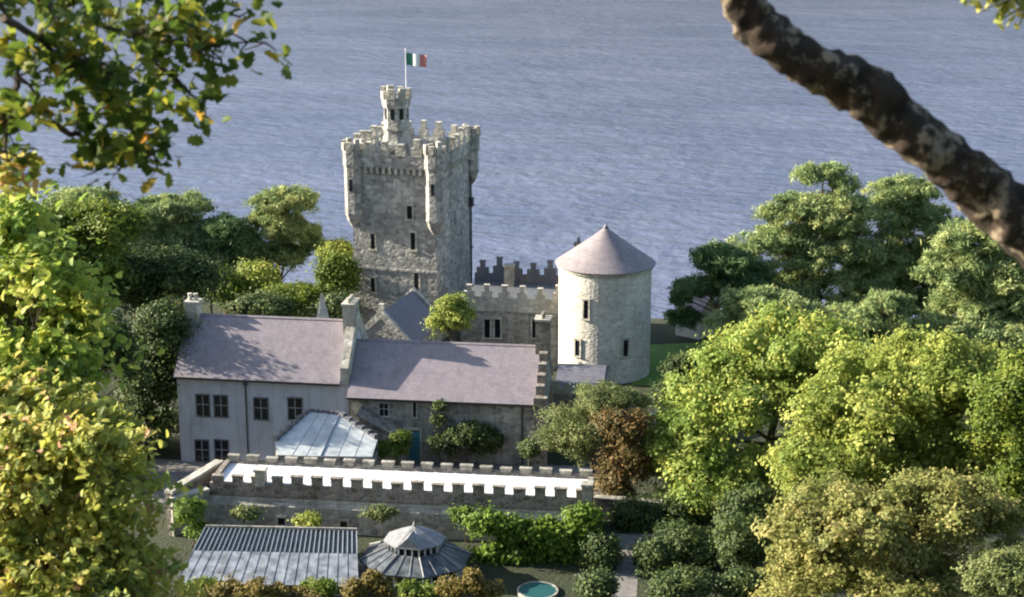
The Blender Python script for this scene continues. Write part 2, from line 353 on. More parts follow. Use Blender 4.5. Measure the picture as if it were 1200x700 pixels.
def sheet(name, pts, m, z):
    n = len(pts); o = MB().add([(p[0], p[1], z) for p in pts], [tuple(range(n))]).build(name, m); return tag(o, kind='structure')
sheet('lawn', [at_z(*p, 0)[:2] for p in ((740, 452), (742, 405), (860, 400), (840, 452))], 'grass', 0.02)
sheet('courtyard_paving', [(-14.5, 140.5), (9, 137.5), (9, 150), (-14.5, 153)], 'flagstone', 0.012)
sheet('courtyard_paving', [(-36, 145.2), (-19.2, 145.2), (-19.2, 155), (-36, 157)], 'flagstone', -1.685)
sheet('garden_path', [at_z(*p, 0)[:2] for p in ((718, 700), (746, 700), (750, 640), (772, 632), (772, 626), (700, 626), (700, 632), (724, 640))], 'flagstone', 0.016)

# ------------------------------------------------------------------ the keep
KS = 1.055; F = Frame(-18.0 * KS, 184.25 * KS, 16); W, D = 9.95, 13.2
t = F.thing('castle_keep', 'tall square grey stone keep with battlements and corner turrets, flag turret on top', 'tower')
t.scale = (KS, KS, KS); t.location.z = -3.1
MB().box(0, W, 0, D, -0.3, 23.4).build('wall', 'keep', t)
pp = MB(); o_ = 0.26
for (x0, x1, y0, y1) in ((-o_, W + o_, -o_, 0.25), (-o_, W + o_, D - 0.25, D + o_), (-o_, 0.25, 0.25, D - 0.25), (W - 0.25, W + o_, 0.25, D - 0.25)):
    pp.box(x0, x1, y0, y1, 23.0, 24.5)
pp.build('parapet', 'keep', t)
cb = Many()
for i in range(14):
    x = 0.3 + i * (W - 0.6) / 13; cb.next().box(x - 0.16, x + 0.16, -0.34, 0.05, 22.35, 23.05)
for i in range(18):
    y = 0.3 + i * (D - 0.6) / 17; cb.next().box(W - 0.05, W + 0.34, y - 0.16, y + 0.16, 22.35, 23.05)
cb.build('corbel', 'cope', t)
bt = Many(); q = o_ - 0.3
for p0, p1 in (((-q, -0.06), (W + q, -0.06)), ((W + 0.06, -q), (W + 0.06, D + q)), ((W + q, D + 0.06), (-q, D + 0.06)), ((-0.06, D + q), (-0.06, -q))):
    merlons(bt, p0, p1, 24.5, 1.45, 1.15, 0.75, 0.64, step=0.5, skip_ends=1.5, jit=0.13)
bt.build('merlon', 'cope', t)
for (cx, cy, zb) in ((0.15, 0.15, 17.6), (W - 0.15, 0.15, 17.2), (W - 0.15, D - 0.15, 20.5), (0.15, D - 0.15, 20.5)):
    tb = MB().lathe(cx, cy, [(0.35, zb - 1.5), (0.8, zb - 0.8), (1.06, zb), (1.06, 22.9), (1.18, 23.3), (1.18, 25.0)], 8, R(22.5)).build('corner_turret', 'keep', t)
    mm_ = Many()
    for k in range(8):
        a = R(22.5 + 22.5) + k * R(45)
        mm_.next().obox(cx + 1.07 * math.cos(a), cy + 1.07 * math.sin(a), a + R(90), 0.29, 0.2, 24.9, 26.0 + rnd.uniform(-.4, .3))
    mm_.build('merlon', 'cope', tb)
    if cy < 1: MB().box(cx - 0.16, cx + 0.16, cy - 1.05, cy - .9, 20.3, 21.6).build('arrow_slit', 'glass', tb)
# stair turret
def kpx(f, *a): x, z = f(*a); return x / KS, (z + 3.1) / KS
x, z = kpx(F.px, 465, 160, 2.6 * KS); cx, cy = x, 2.6
tu = MB().lathe(cx, cy, [(1.75, 22.5), (1.75, 25.4), (1.45, 26.4), (1.42, 29.3), (1.62, 29.8), (1.66, 30.6)], 8, R(22.5)).build('stair_turret', 'keep', t)
mm_ = Many()
for k in range(8):
    a = R(45) * k + R(22.5 + 22.5); mm_.next().obox(cx + 1.5 * math.cos(a), cy + 1.5 * math.sin(a), a + R(90), 0.36 + rnd.uniform(-.06, .06), 0.24, 30.5, 31.5 + rnd.uniform(-.35, .25))
mm_.build('merlon', 'cope', tu)
st = MB().lathe(cx, cy, [(1.62, 27.0), (1.62, 27.25)], 8, R(22.5)); st.build('string_course', 'cope', tu)
for k in (4, 5, 6, 7):
    a = R(45) * k + R(45)
    MB().obox(cx + 1.32 * math.cos(a), cy + 1.32 * math.sin(a), a + R(90), 0.24, 0.03, 28.2, 29.4).build('window_opening', 'glass', tu)
for (px, py, ww, hh) in ((480, 249, .6, 1.5), (437, 283, .5, 1.8), (484, 283, .55, 2.0), (488, 330, .55, 2.0), (437, 334, .5, 1.6)):
    x, z = kpx(F.px, px, py); window(t, x, z, ww, hh, bars=False, fw=0.2, proud=0.07)
for (px, py) in ((533, 255), (540, 300)):
    y, z = kpx(F.side, px, py, W * KS)
    MB().box(W - 0.02, W + 0.04, y - 0.25, y + 0.25, z - 0.8, z + 0.8).build('arrow_slit', 'glass', t)
dp = MB(); dp.tube([(W + 0.2, D - 0.9, 23.2), (W + 0.2, D - 0.9, 3)], 0.11); dp.box(W + 0.02, W + 0.5, D - 1.2, D - 0.6, 16.5, 17.6); dp.build('drainpipe', 'iron', t)
MB().box(-0.12, W + 0.12, -0.12, D + 0.12, 11.2, 11.45).build('string_course', 'keep', t)
# flagpole
p = at_y(476, 103, 197.0)
fp = empty('flagpole', (float(p[0]), 197.0, 29.6), R(-12), 'thin white flagpole flying a small tricolour from the keep turret', 'flagpole')
MB().tube([(0, 0, -0.6), (0, 0, 2.5), (0, 0, 4.9)], [0.07, 0.06, 0.045], 8).build('pole', 'whitepaint', fp)
MB().lathe(0, 0, [(0.03, 4.88), (0.1, 4.95), (0.1, 5.02), (0.03, 5.1)], 10).build('finial', 'whitepaint', fp)
fl = [('green_stripe', 'flaggreen'), ('white_stripe', 'flagwhite'), ('orange_stripe', 'flagred')]
for k, (nm, m) in enumerate(fl):
    b_ = MB(); n = 6; vs, fs = [], []
    for i in range(n + 1):
        s_ = (k + i / n) * 0.82; yy = 0.16 * math.sin(s_ * 3.6 + 0.4) * (0.3 + s_ * .4); sag = -0.16 * s_ ** 1.2 * .6
        for j in range(2):
            for e_ in (-0.006, 0.006): vs.append((0.06 + s_, yy + e_, 3.2 + j * 1.42 + sag))
    for i in range(n):
        a, c = i * 4, i * 4 + 4
        fs += [(a, c, c + 2, a + 2), (a + 1, a + 3, c + 3, c + 1), (a + 2, c + 2, c + 3, a + 3), (a, a + 1, c + 1, c)]
    fs += [(0, 2, 3, 1), (n * 4, n * 4 + 1, n * 4 + 3, n * 4 + 2)]
    b_.add(vs, fs).build(nm, m, fp, smooth=False)

# ------------------------------------------------------------------ crenellated range between keep and round tower
F = Frame(-5.84, 183.0, 8); W, D = 12.1, 10.2
t = F.thing('castle_range', 'battlemented stone range between the square keep and the round tower', 'building')
MB().box(0, W, 0, D, -0.3, 7.3).build('wall', 'wall', t)
MB().box(0.3, W - .3, 0.6, D - .6, 7.3, 7.6).build('roof', 'lead', t)
MB().box(-0.05, W + 0.05, -0.12, 0.55, 6.62, 6.82).build('string_course', 'cope', t)
MB().box(-0.02, W + 0.02, -0.03, 0.5, 6.8, 8.2).build('parapet', 'cope', t)
b_ = Many(); merlons(b_, (0, 0.24), (W, 0.24), 8.2, 1.4, 1.35, 0.75, 0.5, step=0.42, skip_ends=0.3, jit=.1); b_.build('merlon', 'cope', t)
MB().box(0, W, D - 0.5, D, 7.3, 8.5).build('rear_parapet', 'slate_and_shade', t)  # shade on the parapet's inner side put into a dark colour
b_ = Many(); merlons(b_, (0, D - 0.26), (W, D - 0.26), 8.5, 1.6, 1.6, 0.45, 0.5, step=0.42, skip_ends=0.2, jit=.1); b_.build('rear_merlon', 'slate_and_shade', t)  # merlons darkened by colour to look shaded
for px in (571, 583, 627):
    x, z = F.px(px, 385); window(t, x, z, 0.65, 2.2, bars=False, fw=0.16)
x, z = F.px(597, 325, 8); ch = MB().box(x - .55, x + .55, 7.4, 8.4, 7.2, 10.0).build('chimney', 'wall', t)
MB().box(x - .65, x + .65, 7.3, 8.5, 9.98, 10.2).build('chimney_cap', 'cope', ch)

# ------------------------------------------------------------------ round tower
t = empty('round_tower', (10.45, 181, 0), 0, 'pale round stone tower with a conical mauve slate roof', 'tower')
RT = 5.2
MB().lathe(0, 0, [(RT, -0.3), (RT, 6), (RT, 12.45)], 64).build('wall', 'tower', t, smooth=False)
MB().lathe(0, 0, [(RT + .02, 12.2), (RT + .22, 12.3), (RT + .22, 12.62), (RT, 12.65)], 64).build('eaves_course', 'cope', t)
ro = MB().lathe(0, 0, [(RT + .42, 12.62), (RT + .45, 12.72), (RT * .62, 14.42), (RT * .3, 15.6), (0.25, 16.62)], 64).build('roof', 'cone', t)
MB().lathe(0, 0, [(0.32, 16.5), (0.3, 16.75), (0.12, 16.95), (0.03, 17.1)], 16).build('finial', 'lead', ro)
for i, (px, py, ww, hh) in enumerate(((687, 363, .55, 2.1), (677, 408, .6, 1.8), (733, 408, .6, 1.9))):
    d = ray(px, py); ox, oy = -10.45, -181.0
    A = d[0]**2 + d[1]**2; B = 2 * (d[0] * ox + d[1] * oy); Cc = ox * ox + oy * oy - (RT + .05)**2
    tt = (-B - math.sqrt(B * B - 4 * A * Cc)) / (2 * A); p = EYE + d * tt
    az = math.atan2(p[0] - 10.45, -(p[1] - 181)); rr = RT + 0.04
    fo = window(t, 0, float(p[2]), ww, hh, bars=False, fw=0.17, proud=0.1)
    for o in [fo] + [c for c in bpy.data.objects if c.parent == fo]:
        for v in o.data.vertices:
            x, y = v.co.x, v.co.y - rr
            v.co.x = x * math.cos(az) - y * math.sin(az); v.co.y = x * math.sin(az) + y * math.cos(az)
# chimney showing behind the cone
p = at_y(678, 284, 192)
t = empty('chimney_stack', (float(p[0]), 192, 0), R(-8), 'dark slim chimney stack peeping from behind the conical roof', 'chimney')
MB().box(-.45, .45, -.45, .45, -0.2, 12.2).build('stack', 'brownstone', t)
MB().box(-.55, .55, -.55, .55, 12.18, 12.4).build('cap', 'brownstone', t)
MB().lathe(0, 0, [(.2, 12.35), (.16, 13.0)], 12).build('chimney_pot', 'slate_and_shade', t)

# ------------------------------------------------------------------ gabled wing in front of the keep
F = Frame(-17.0, 171.8, 17)
t = F.thing('gabled_wing', 'small dark slate roofed wing with pale coped gable at the foot of the keep', 'building')
# its ridge runs away from the camera: width along x, length along y
Wg, Lg, ze, zr = 6.4, 10.0, 6.4, 9.5
MB().loft([[(x, y, z) for x, z in ((0, -0.3), (Wg, -0.3), (Wg, ze), (Wg / 2, zr), (0, ze))] for y in (0, Lg)]).build('wall', 'wall', t)
rp = [(-.3, ze - .28), (Wg / 2, zr + .03), (Wg + .3, ze - .28), (Wg + .3, ze - .1), (Wg / 2, zr + .22), (-.3, ze - .1)]
MB().loft([[(x, y, z) for x, z in rp] for y in (0.42, Lg - .42)]).build('roof', 'dkslate', t)
cp = [(-.2, ze - .4), (-.2, ze + .25), (Wg / 2, zr + .55), (Wg + .2, ze + .25), (Wg + .2, ze - .4), (Wg / 2, zr - .5)]
for y0, y1 in ((-.08, .4), (Lg - .4, Lg + .08)):
    MB().loft([[(x, y, z) for x, z in cp] for y in (y0, y1)]).build('gable_coping', 'cope', t)
MB().box(Wg / 2 - .3, Wg / 2 + .3, -.05, .38, zr + .4, zr + 1.1).build('gable_finial', 'cope', t)
window(t, Wg / 2, 5.5, 0.7, 1.6, bars=False)
b_ = Many(); merlons(b_, (-3.4, -.2), (-.3, -.2), 7.4, 0.9, 0.9, 0.5, 0.5, step=.5); 
t2 = F.thing('stepped_wall', 'short battlemented wall joining the gabled wing to the left house', 'wall')
MB().box(-3.6, -.2, -.45, .05, -.3, 7.4).build('wall', 'wall', t2); b_.build('merlon', 'cope', t2)

# ------------------------------------------------------------------ left house
F = Frame(-33.0, 156.2, 8.2); W, D = 17.3, 9.0
t = F.thing('slate_house', 'two storey grey rendered house with pinkish slate roof, left of the middle wing', 'house')
gable_house(F, t, W, D, 7.5, 12.15, 'render', 'slate', cope_l=False, cope=1.45, cope_w=0.75)  # right coping raised so its shadow reaches across the wing roof
for (px, py, ww, hh) in ((238, 475, 1.25, 2.1), (259, 476, 1.25, 2.1), (306, 479, 1.3, 2.1), (346, 479, 1.3, 2.1), (237, 528, 1.3, 2.1), (260, 528, 1.3, 2.1)):
    x, z = F.px(px, py); window(t, x, z, ww, hh, fm='darkwood', fw=0.1)
x, z = F.px(289, 480); dp = MB().tube([(x, -.13, -1.6), (x, -.13, 7.1)], 0.08); dp.box(x - .2, x + .2, -.3, -.02, 6.7, 7.1); dp.build('downpipe', 'iron', t)
ch = MB().box(-.15, 1.15, D / 2 - .65, D / 2 + .65, 11, 13.6).build('chimney', 'cope', t)
MB().box(-.27, 1.27, D / 2 - .77, D / 2 + .77, 13.58, 13.82).build('chimney_cap', 'cope', ch)
for xx in (.2, .8): MB().lathe(xx, D / 2, [(.24, 13.8), (.2, 14.2), (.26, 14.5), (.2, 14.52)], 12).build('chimney_pot', 'cope', ch)
gc = MB().box(W - 1.15, W - .05, D / 2 - 1.5, D / 2 + .9, 11.4, 14.2).build('chimney', 'cope', t)  # gable stack made tall and wide to cast shadow on the wing roof
MB().box(W - 1.27, W + .07, D / 2 - 1.62, D / 2 + 1.02, 14.18, 14.42).build('chimney_cap', 'cope', gc)
for yy in (-1.0, -.3, .4): MB().lathe(W - .6, D / 2 + yy, [(.2, 14.4), (.17, 14.9)], 12).build('chimney_pot', 'cope', gc)
# stone pinnacle behind it
p = at_y(378, 372, 170)
t = empty('stone_pinnacle', (float(p[0]), 170, 0), R(-8), 'pale pointed stone pinnacle rising behind the left house ridge', 'pinnacle')
MB().box(-.55, .55, -.55, .55, -.2, 8.4).build('pier', 'cope', t)
MB().lathe(0, 0, [(.85, 8.38), (.85, 8.6), (.08, 12.0)], 8, R(22.5)).build('spire', 'cope', t)

# ------------------------------------------------------------------ middle wing
F = Frame(-15.7, 152.85, 7.2); W, D = 18.7, 9.5
t = F.thing('middle_wing', 'long low stone wing with pinkish slate roof and teal door', 'building')
gable_house(F, t, W, D, 6.4, 10.4, 'wall', 'slate', cope_l=False, cope_r=True, cope=0.45, capm='brownstone')
for (px, py, ww, hh, br) in ((450, 480, .85, 1.3, True), (486, 480, .3, 1.5, False), (587, 515, .55, 1.2, False)):
    x, z = F.px(px, py); window(t, x, z, ww, hh, bars=br, fw=.14)
x, z = F.px(484, 520); d_ = MB().box(x - .7, x + .7, -.09, .05, 0.02, 2.9).build('door', 'teal', t)
MB().lathe(0, 0, [(.05, 0), (.05, .08)], 10).build('handle', 'iron', d_)
for c in d_.children: c.location = (x + .5, -.14, 1.2)
dr = MB(); dr.box(x - .92, x - .71, -.14, .05, 0, 3.1); dr.box(x + .71, x + .92, -.14, .05, 0, 3.1); dr.box(x - .95, x + .95, -.16, .05, 3.1, 3.35); dr.build('door_surround', 'cope', t)
x, z = F.px(612, 500); MB().tube([(x, -.12, 0), (x, -.12, 6.1)], 0.08).build('downpipe', 'iron', t)
ch = MB().box(W - 1.1, W + .25, D / 2 - .75, D / 2 + .75, 9.6, 13.3).build('chimney', 'brownstone', t)
MB().box(W - 1.22, W + .37, D / 2 - .87, D / 2 + .87, 13.28, 13.5).build('chimney_cap', 'cope', ch)
for dy in (-.35, .35): MB().lathe(W - .42, D / 2 + dy, [(.2, 13.45), (.16, 14.0)], 12).build('chimney_pot', 'brownstone', ch)
for k in range(4):
    yy = D / 2 - 1.2 - k * .95; zz = 10.4 - (1.2 + k * .95) * (4 / 4.75)
    if k < 4: MB().box(W - .62, W + .16, yy - .42, yy + .42, zz - .2, zz + .95).build('gable_step', 'brownstone', t)
y0, y1 = -0.9, 0.4
MB().box(W - .75, W + .5, -.55, .3, -.3, 7.0).build('buttress', 'brownstone', t)
# annexe beside the round tower
p = at_z(648, 456, 5.2)
F = Frame(float(p[0]), float(p[1]), 8); W, D = 5.0, 9.0
t = F.thing('low_annexe', 'low slate roofed annexe with pale battlements below the round tower', 'building')
MB().box(0, W, 0, D, -.3, 5.0).build('wall', 'wall', t)
MB().box(-.06, W + .06, -.08, .4, 4.7, 5.35).build('parapet', 'cope', t)
b_ = Many(); merlons(b_, (0, .16), (W, .16), 5.35, .5, .65, .45, .44); b_.build('merlon', 'cope', t)
MB().yz([(.5, 5.02), (D / 2, 6.5), (D, 5.02)], .05, W - .05).build('roof', 'dkslate', t)
x, z = F.px(656, 490); window(t, .55, z, .8, 1.0, bars=False)
# lean-to stair wall right of glazed shed
F = Frame(-14.6, 150.4, 7.2)
t = F.thing('lean_to', 'brown sloping lean-to roof against the middle wing beside the glazed shed', 'outbuilding')
MB().loft([[(x, y, z) for x, z in ((0, -.3), (4.4, -.3), (4.4, 2.6), (0, 5.0))] for y in (0, 2.2)]).build('wall', 'wall', t)
MB().loft([[(x, y, z) for x, z in ((-.2, 5.14), (4.75, 2.44), (4.75, 2.68), (-.2, 5.38))] for y in (-.25, 2.25)]).build('roof', 'brownstone', t)
# glazed shed
F = Frame(*[float(v) for v in at_z(322, 530, 3.8)[:2]], 8); W, D = 9.0, 7.0
t = F.thing('glazed_shed', 'hipped shed roofed in pale teal glass with dark stepped copings', 'outbuilding')
def on_roof(px, py):                        # photo pixel -> the roof plane z = 3.8 + 0.45 y
    d = ray(px, py); o_ = EYE - F.o; e_ = np.array((np.dot(o_, F.u), np.dot(o_, F.n), o_[2])); v_ = np.array((np.dot(d, F.u), np.dot(d, F.n), d[2]))
    t_ = (3.8 + .45 * e_[1] - e_[2]) / (v_[2] - .45 * v_[1]); return Vector(e_ + v_ * t_)
pA, pB, pC, pD, pE, pF, pG = [on_roof(*q) for q in ((322, 519), (362, 483), (398, 487), (442, 517), (436, 536), (376, 535), (325, 535))]
up_, dn = Vector((0, 0, .05)), Vector((0, 0, -.06)); poly = [pG, pF, pE, pD, pC, pB, pA]; n = len(poly)
rf = MB().loft([[p + dn for p in poly], [p + up_ for p in poly]]).build('glass_roof', 'tealglass', t)
gb = MB(); gb.tube([pC + up_ * 2, pF + up_ * 2], .07, 6)
for q in (.33, .66): gb.tube([pB.lerp(pC, q) + up_, pG.lerp(pF, q) + up_], .03, 6); gb.tube([pC.lerp(pD, q) + up_, pF.lerp(pE, q) + up_], .03, 6)
gb.build('glazing_bars', 'bar', rf)
MB().prism([(p.x, p.y) for p in (pA, pG, pE, pD, pC, pB)], -2, 3.7).build('wall', 'wall', t)
bk = MB()
for a, c in ((pA, pB), (pB, pC), (pC, pD)):
    dv = (c - a); bk.loft([[a + Vector((0, 0, z)) + Vector((0, .03, 0)), c + Vector((0, 0, z)) + Vector((0, .03, 0)), c + Vector((0, .4, z)), a + Vector((0, .4, z))] for z in (-3, .1)])
bk.build('upstand_wall', 'wall', t)
cp_ = MB()
for a, c in ((pA, pB), (pC, pD), (pB, pC)):
    for k in range(6):
        q0 = a.lerp(c, k / 6); q1 = a.lerp(c, (k + .8) / 6); m_ = (q0 + q1) / 2; dv = q1 - q0
        cp_.obox(m_.x, m_.y + .2, math.atan2(dv.y, dv.x), math.hypot(dv.x, dv.y) / 2, .24, min(q0.z, q1.z) - .1, max(q0.z, q1.z) + .28)
cp_.build('stepped_coping', 'slate_and_shade', t)

# ------------------------------------------------------------------ battlemented block with the white flat roof
F = Frame(-26.3, 135.9, 7); W, D = 33.1, 5.2
t = F.thing('battlemented_block', 'long low stone block with white flat roof inside brown battlements', 'building')
MB().box(0, W, 0, D, -2, 3.6).build('wall', 'brownstone', t)
MB().box(.4, W - .4, .4, D - .4, 3.6, 4.02).build('flat_roof', 'white', t)
sm = MB()
for k in range(1, 13): sm.box(.4 + k * (W - .8) / 13 - .03, .4 + k * (W - .8) / 13 + .03, .42, D - .42, 4.01, 4.045)
sm.build('roof_seams', 'white', t)
pr_ = MB()
pr_.box(-.04, W + .04, -.06, .42, 3.0, 4.0); pr_.box(-.04, W + .04, D - .42, D + .05, 3.2, 4.25); pr_.box(-.05, .43, .42, D - .42, 3.2, 4.3); pr_.box(W - .43, W + .05, .42, D - .42, 3.2, 4.3)
pr_.build('parapet', 'brownstone', t)
b_ = Many(); merlons(b_, (0.2, .17), (W - .2, .17), 4.0, .7, .92, .80, .40, jit=.09); b_.build('merlon', 'brownstone', t)
b_ = Many(); merlons(b_, (0.2, D - .18), (W - .2, D - .18), 4.25, .36, 1.05, .75, .40, jit=.09); b_.build('rear_merlon', 'wall', t)
MB().loft([[(x, y, z) for y, z in ((.02, -.28), (-.62, -.28), (-.55, 2.25), (-.05, 2.62), (.02, 2.62))] for x in (-.3, W + .2)]).build('battered_base', 'wall', t)
MB().box(-.1, W + .1, -.14, .1, 2.6, 2.8).build('string_course', 'cope', t)
for px, py in ((330, 611), (403, 615)):
    x, z = F.px(px, py, -.6); window(t, x, z, .62, .7, y=-.6, bars=False)
for px, py in ((306, 549), (688, 572)):
    x, z = F.px(px, 570, .2); zt = 5.35
    pc = MB().box(x - .42, x + .42, -.15, .75, 3.9, 5.2).build('parapet_pier', 'cope', t)
    MB().obox(x, .3, 0, .52, .55, 5.18, 5.4).build('cap', 'cope', pc)
# angled wall at its left end
p0, p1 = at_z(262, 541, 4.0), at_z(203, 577, 4.0)
L = float(np.linalg.norm(p1 - p0)); ang = math.atan2(p1[1] - p0[1], p1[0] - p0[0])
t = empty('angled_wall', (float(p0[0]) - .4, float(p0[1]), 0), ang, 'stone wall with pale coping angling forward from the white roof block', 'wall')
MB().box(0, L, -.3, .3, -2, 3.9).build('wall', 'brownstone', t); MB().box(-.05, L + .05, -.42, .42, 3.88, 4.15).build('coping', 'cope', t)
t = empty('corner_wall', (float(p1[0]) - .3, float(p1[1]), 0), math.atan2(135.9 - p1[1], -26.3 - p1[0] + .3), 'short rubble wall under the angled wall, left of the battlements', 'wall')
Lc = math.hypot(135.9 - p1[1], -26.0 - p1[0]); MB().box(0, Lc - .3, -.35, .3, -.3, 3.4).build('wall', 'wall', t); MB().box(-.05, Lc - .3, -.45, .4, 3.38, 3.6).build('coping', 'cope', t)
# garden wall right
p0, p1 = at_z(697, 582, 2.0), at_z(775, 588, 2.0)
t = empty('garden_wall', (float(p0[0]), float(p0[1]), 0), math.atan2(p1[1] - p0[1], p1[0] - p0[0]), 'plain grey garden wall right of the white roof block', 'wall')
L = float(np.linalg.norm(p1 - p0)); MB().box(0, L, -.3, .3, -.3, 1.9).build('wall', 'brownstone', t); MB().box(-.05, L + .05, -.4, .4, 1.88, 2.05).build('coping', 'wall', t)

# ------------------------------------------------------------------ glasshouse and conservatory
F = Frame(-26.6, 122.0, 3); W, D = 14.4, 6.4
t = F.thing('glasshouse', 'long glasshouse with whitewashed lower panes below the battlemented block', 'greenhouse'); t.location.z = -.6
MB().box(.1, W - .1, .1, D, -.3, .8).build('base_wall', 'wall', t)
fr = MB()
for k in range(14):
    x = .1 + k * (W - .2) / 13; fr.box(x - .05, x + .05, .08, .2, .8, 1.5)
fr.box(0, W, .05, .22, 1.45, 1.6); fr.build('front_posts', 'bar', t)
MB().box(.12, W - .12, .12, .16, .8, 1.45).build('front_glass', 'ribglass', t)
y1, z1, y2, z2 = 3.5, 2.7, 6.2, 3.6
lo = MB().add([(-.1, -.2, 1.55), (W + .1, -.2, 1.55), (W - .5, y1, z1), (.5, y1, z1), (-.1, -.2, 1.62), (W + .1, -.2, 1.62), (W - .5, y1, z1 + .07), (.5, y1, z1 + .07)],
         [(3, 2, 1, 0), (4, 5, 6, 7), (0, 1, 5, 4), (1, 2, 6, 5), (2, 3, 7, 6), (3, 0, 4, 7)]).build('lower_roof', 'roofglass', t)
up = MB().add([(.5, y1, z1 + .0), (W - .5, y1, z1 + .0), (W - .9, y2, z2), (.9, y2, z2), (.5, y1, z1 + .06), (W - .5, y1, z1 + .06), (W - .9, y2, z2 + .06), (.9, y2, z2 + .06)],
         [(3, 2, 1, 0), (4, 5, 6, 7), (0, 1, 5, 4), (1, 2, 6, 5), (2, 3, 7, 6), (3, 0, 4, 7)]).build('upper_roof', 'ribglass', t)
rb, rb2 = MB(), MB(); n = 34
for k in range(n + 1):
    f_ = k / n
    a = Vector((-.1 + f_ * (W + .2), -.22, 1.64)); c = Vector((.5 + f_ * (W - 1), y1, z1 + .09)); e_ = Vector((.9 + f_ * (W - 1.8), y2, z2 + .09))
    if k % 2 == 0: rb.tube([a, c], .02, 5)
    rb2.tube([c, e_], .042, 5)
rb.build('glazing_bars', 'roofglass', lo); rb2.build('glazing_bars', 'bar', up)
bk = MB().box(.9, W - .9, y2 - .05, y2 + .1, -.3, z2 + .25); bk.build('back_wall', 'wall', t)
MB().box(-.3, .1, .1, D, -.3, 1.4).build('end_wall', 'wall', t); MB().box(W - .1, W + .3, .1, D, -.3, 1.4).build('end_wall', 'wall', t)

t = empty('conservatory', (-7.9, 125.4, -.6), R(-12), 'eight sided glass conservatory with ribbed roof and pale lantern cap', 'conservatory')
def octo(r, z, sx=1.0): return [(sx * r * math.cos(R(22.5 + 45 * k)), r * math.sin(R(22.5 + 45 * k)), z) for k in range(8)]
SX = 1.12
MB().loft([octo(3.75, -.3, SX), octo(3.75, .7, SX)]).build('plinth', 'wall', t)
MB().loft([octo(3.66, .7, SX), octo(3.66, 2.1, SX)]).build('side_glass', 'glass', t)
ps = Many()
for k in range(8):
    a, c = np.array(octo(3.7, 0, SX)[k]), np.array(octo(3.7, 0, SX)[(k + 1) % 8])
    for j in range(4):
        q_ = a + (c - a) * j / 4; ps.next().box(q_[0] - .06, q_[0] + .06, q_[1] - .06, q_[1] + .06, .7, 2.1)
ps.build('post', 'whitepaint', t)
MB().loft([octo(4.15, 2.1, SX), octo(4.15, 2.22, SX), octo(2.15, 3.15, SX), octo(2.1, 3.0, SX)]).build('lower_roof', 'domeglass', t)
rr_ = Many()
for k in range(8):
    a0, a1, c0, c1 = [np.array(v) for v in (octo(4.15, 2.27, SX)[k], octo(4.15, 2.27, SX)[(k + 1) % 8], octo(2.15, 3.2, SX)[k], octo(2.15, 3.2, SX)[(k + 1) % 8])]
    for j in range(3): rr_.next().tube([a0 + (a1 - a0) * j / 3, c0 + (c1 - c0) * j / 3], .08 if j == 0 else .03, 6)
rr_.build('roof_rib', 'palelead', t)
la = MB().loft([octo(1.95, 3.0, SX), octo(1.95, 3.75, SX)]).build('lantern', 'glass', t)
ps = Many()
for k in range(8):
    a, c = np.array(octo(1.98, 0, SX)[k]), np.array(octo(1.98, 0, SX)[(k + 1) % 8])
    for j in range(3):
        q_ = a + (c - a) * j / 3; ps.next().box(q_[0] - .06, q_[0] + .06, q_[1] - .06, q_[1] + .06, 3.05, 3.76)
ps.build('lantern_bar', 'whitepaint', la)
MB().loft([octo(2.3, 3.75, SX), octo(2.3, 3.85, SX), octo(1.0, 4.55, SX), octo(.1, 4.95, SX)]).build('lantern_roof', 'palelead', la)
MB().lathe(0, 0, [(.08, 4.85), (.16, 5.05), (.05, 5.3), (.01, 5.5)], 10).build('finial', 'lead', la)
gab = MB().loft([[(x, y, z) for x, z in ((-.9, 3.86), (.9, 3.86), (0, 4.75))] for y in (-2.1, -.6)]); gab.build('lantern_gable', 'palelead', la)

# ------------------------------------------------------------------ white cottage in the trees, pool, urn, bench
F = Frame(20.0, 195.5, 38)
t = F.thing('white_cottage', 'small white cottage glimpsed between the pines and the lake', 'house')
gable_house(F, t, 3.4, 4.5, 3.2, 4.9, 'whitepaint', 'slate', cope_l=False, cope_r=False)
window(t, 2.5, 1.7, .6, .9, fm='wood')
p = at_z(630, 692, .2)
t = empty('garden_pool', (float(p[0]), float(p[1]), 0), 0, 'small round teal garden pool with stone rim, in front of the ivy', 'pool')
rg = MB(); n = 28; pf = [(1.5, -.1), (1.66, -.1), (1.66, .24), (1.5, .25)]
rg.loft([[(r_ * math.cos(k * 2 * math.pi / n), r_ * math.sin(k * 2 * math.pi / n), z_) for k in range(n)] for r_, z_ in pf + pf[:1]], cap=False); rg.build('rim', 'wall', t)
mp, nt, b = mat('teal_pool_water'); b.inputs['Base Color'].default_value = (.02, .09, .09, 1); b.inputs['Roughness'].default_value = .4; bump(nt, b, noise(nt, 3, 3, objco(nt)), .3, .1)
MB().lathe(0, 0, [(1.51, .05), (1.51, .21)], 28).build('water', mp, t)
p = at_z(767, 500, 0.9)
t = empty('stone_urn', (float(p[0]), float(p[1]), 0), 0, 'pale stone urn on a plinth beside the russet tree', 'urn')
MB().box(-.35, .35, -.35, .35, -.1, 1.5).build('plinth', 'cope', t)
MB().lathe(0, 0, [(.2, 1.48), (.14, 1.65), (.38, 1.95), (.42, 2.25), (.5, 2.35), (.4, 2.38)], 16).build('bowl', 'whitepaint', t)
p = at_z(834, 688, 0.3)
t = empty('stone_bench', (float(p[0]), float(p[1]), 0), R(10), 'short white stone bench on the dark garden ground', 'bench')
MB().box(-.7, .7, -.22, .22, .4, .5).build('seat', 'whitepaint', t)
for x in (-.5, .5): MB().box(x - .1, x + .1, -.18, .18, -.02, .4).build('leg', 'whitepaint', t)

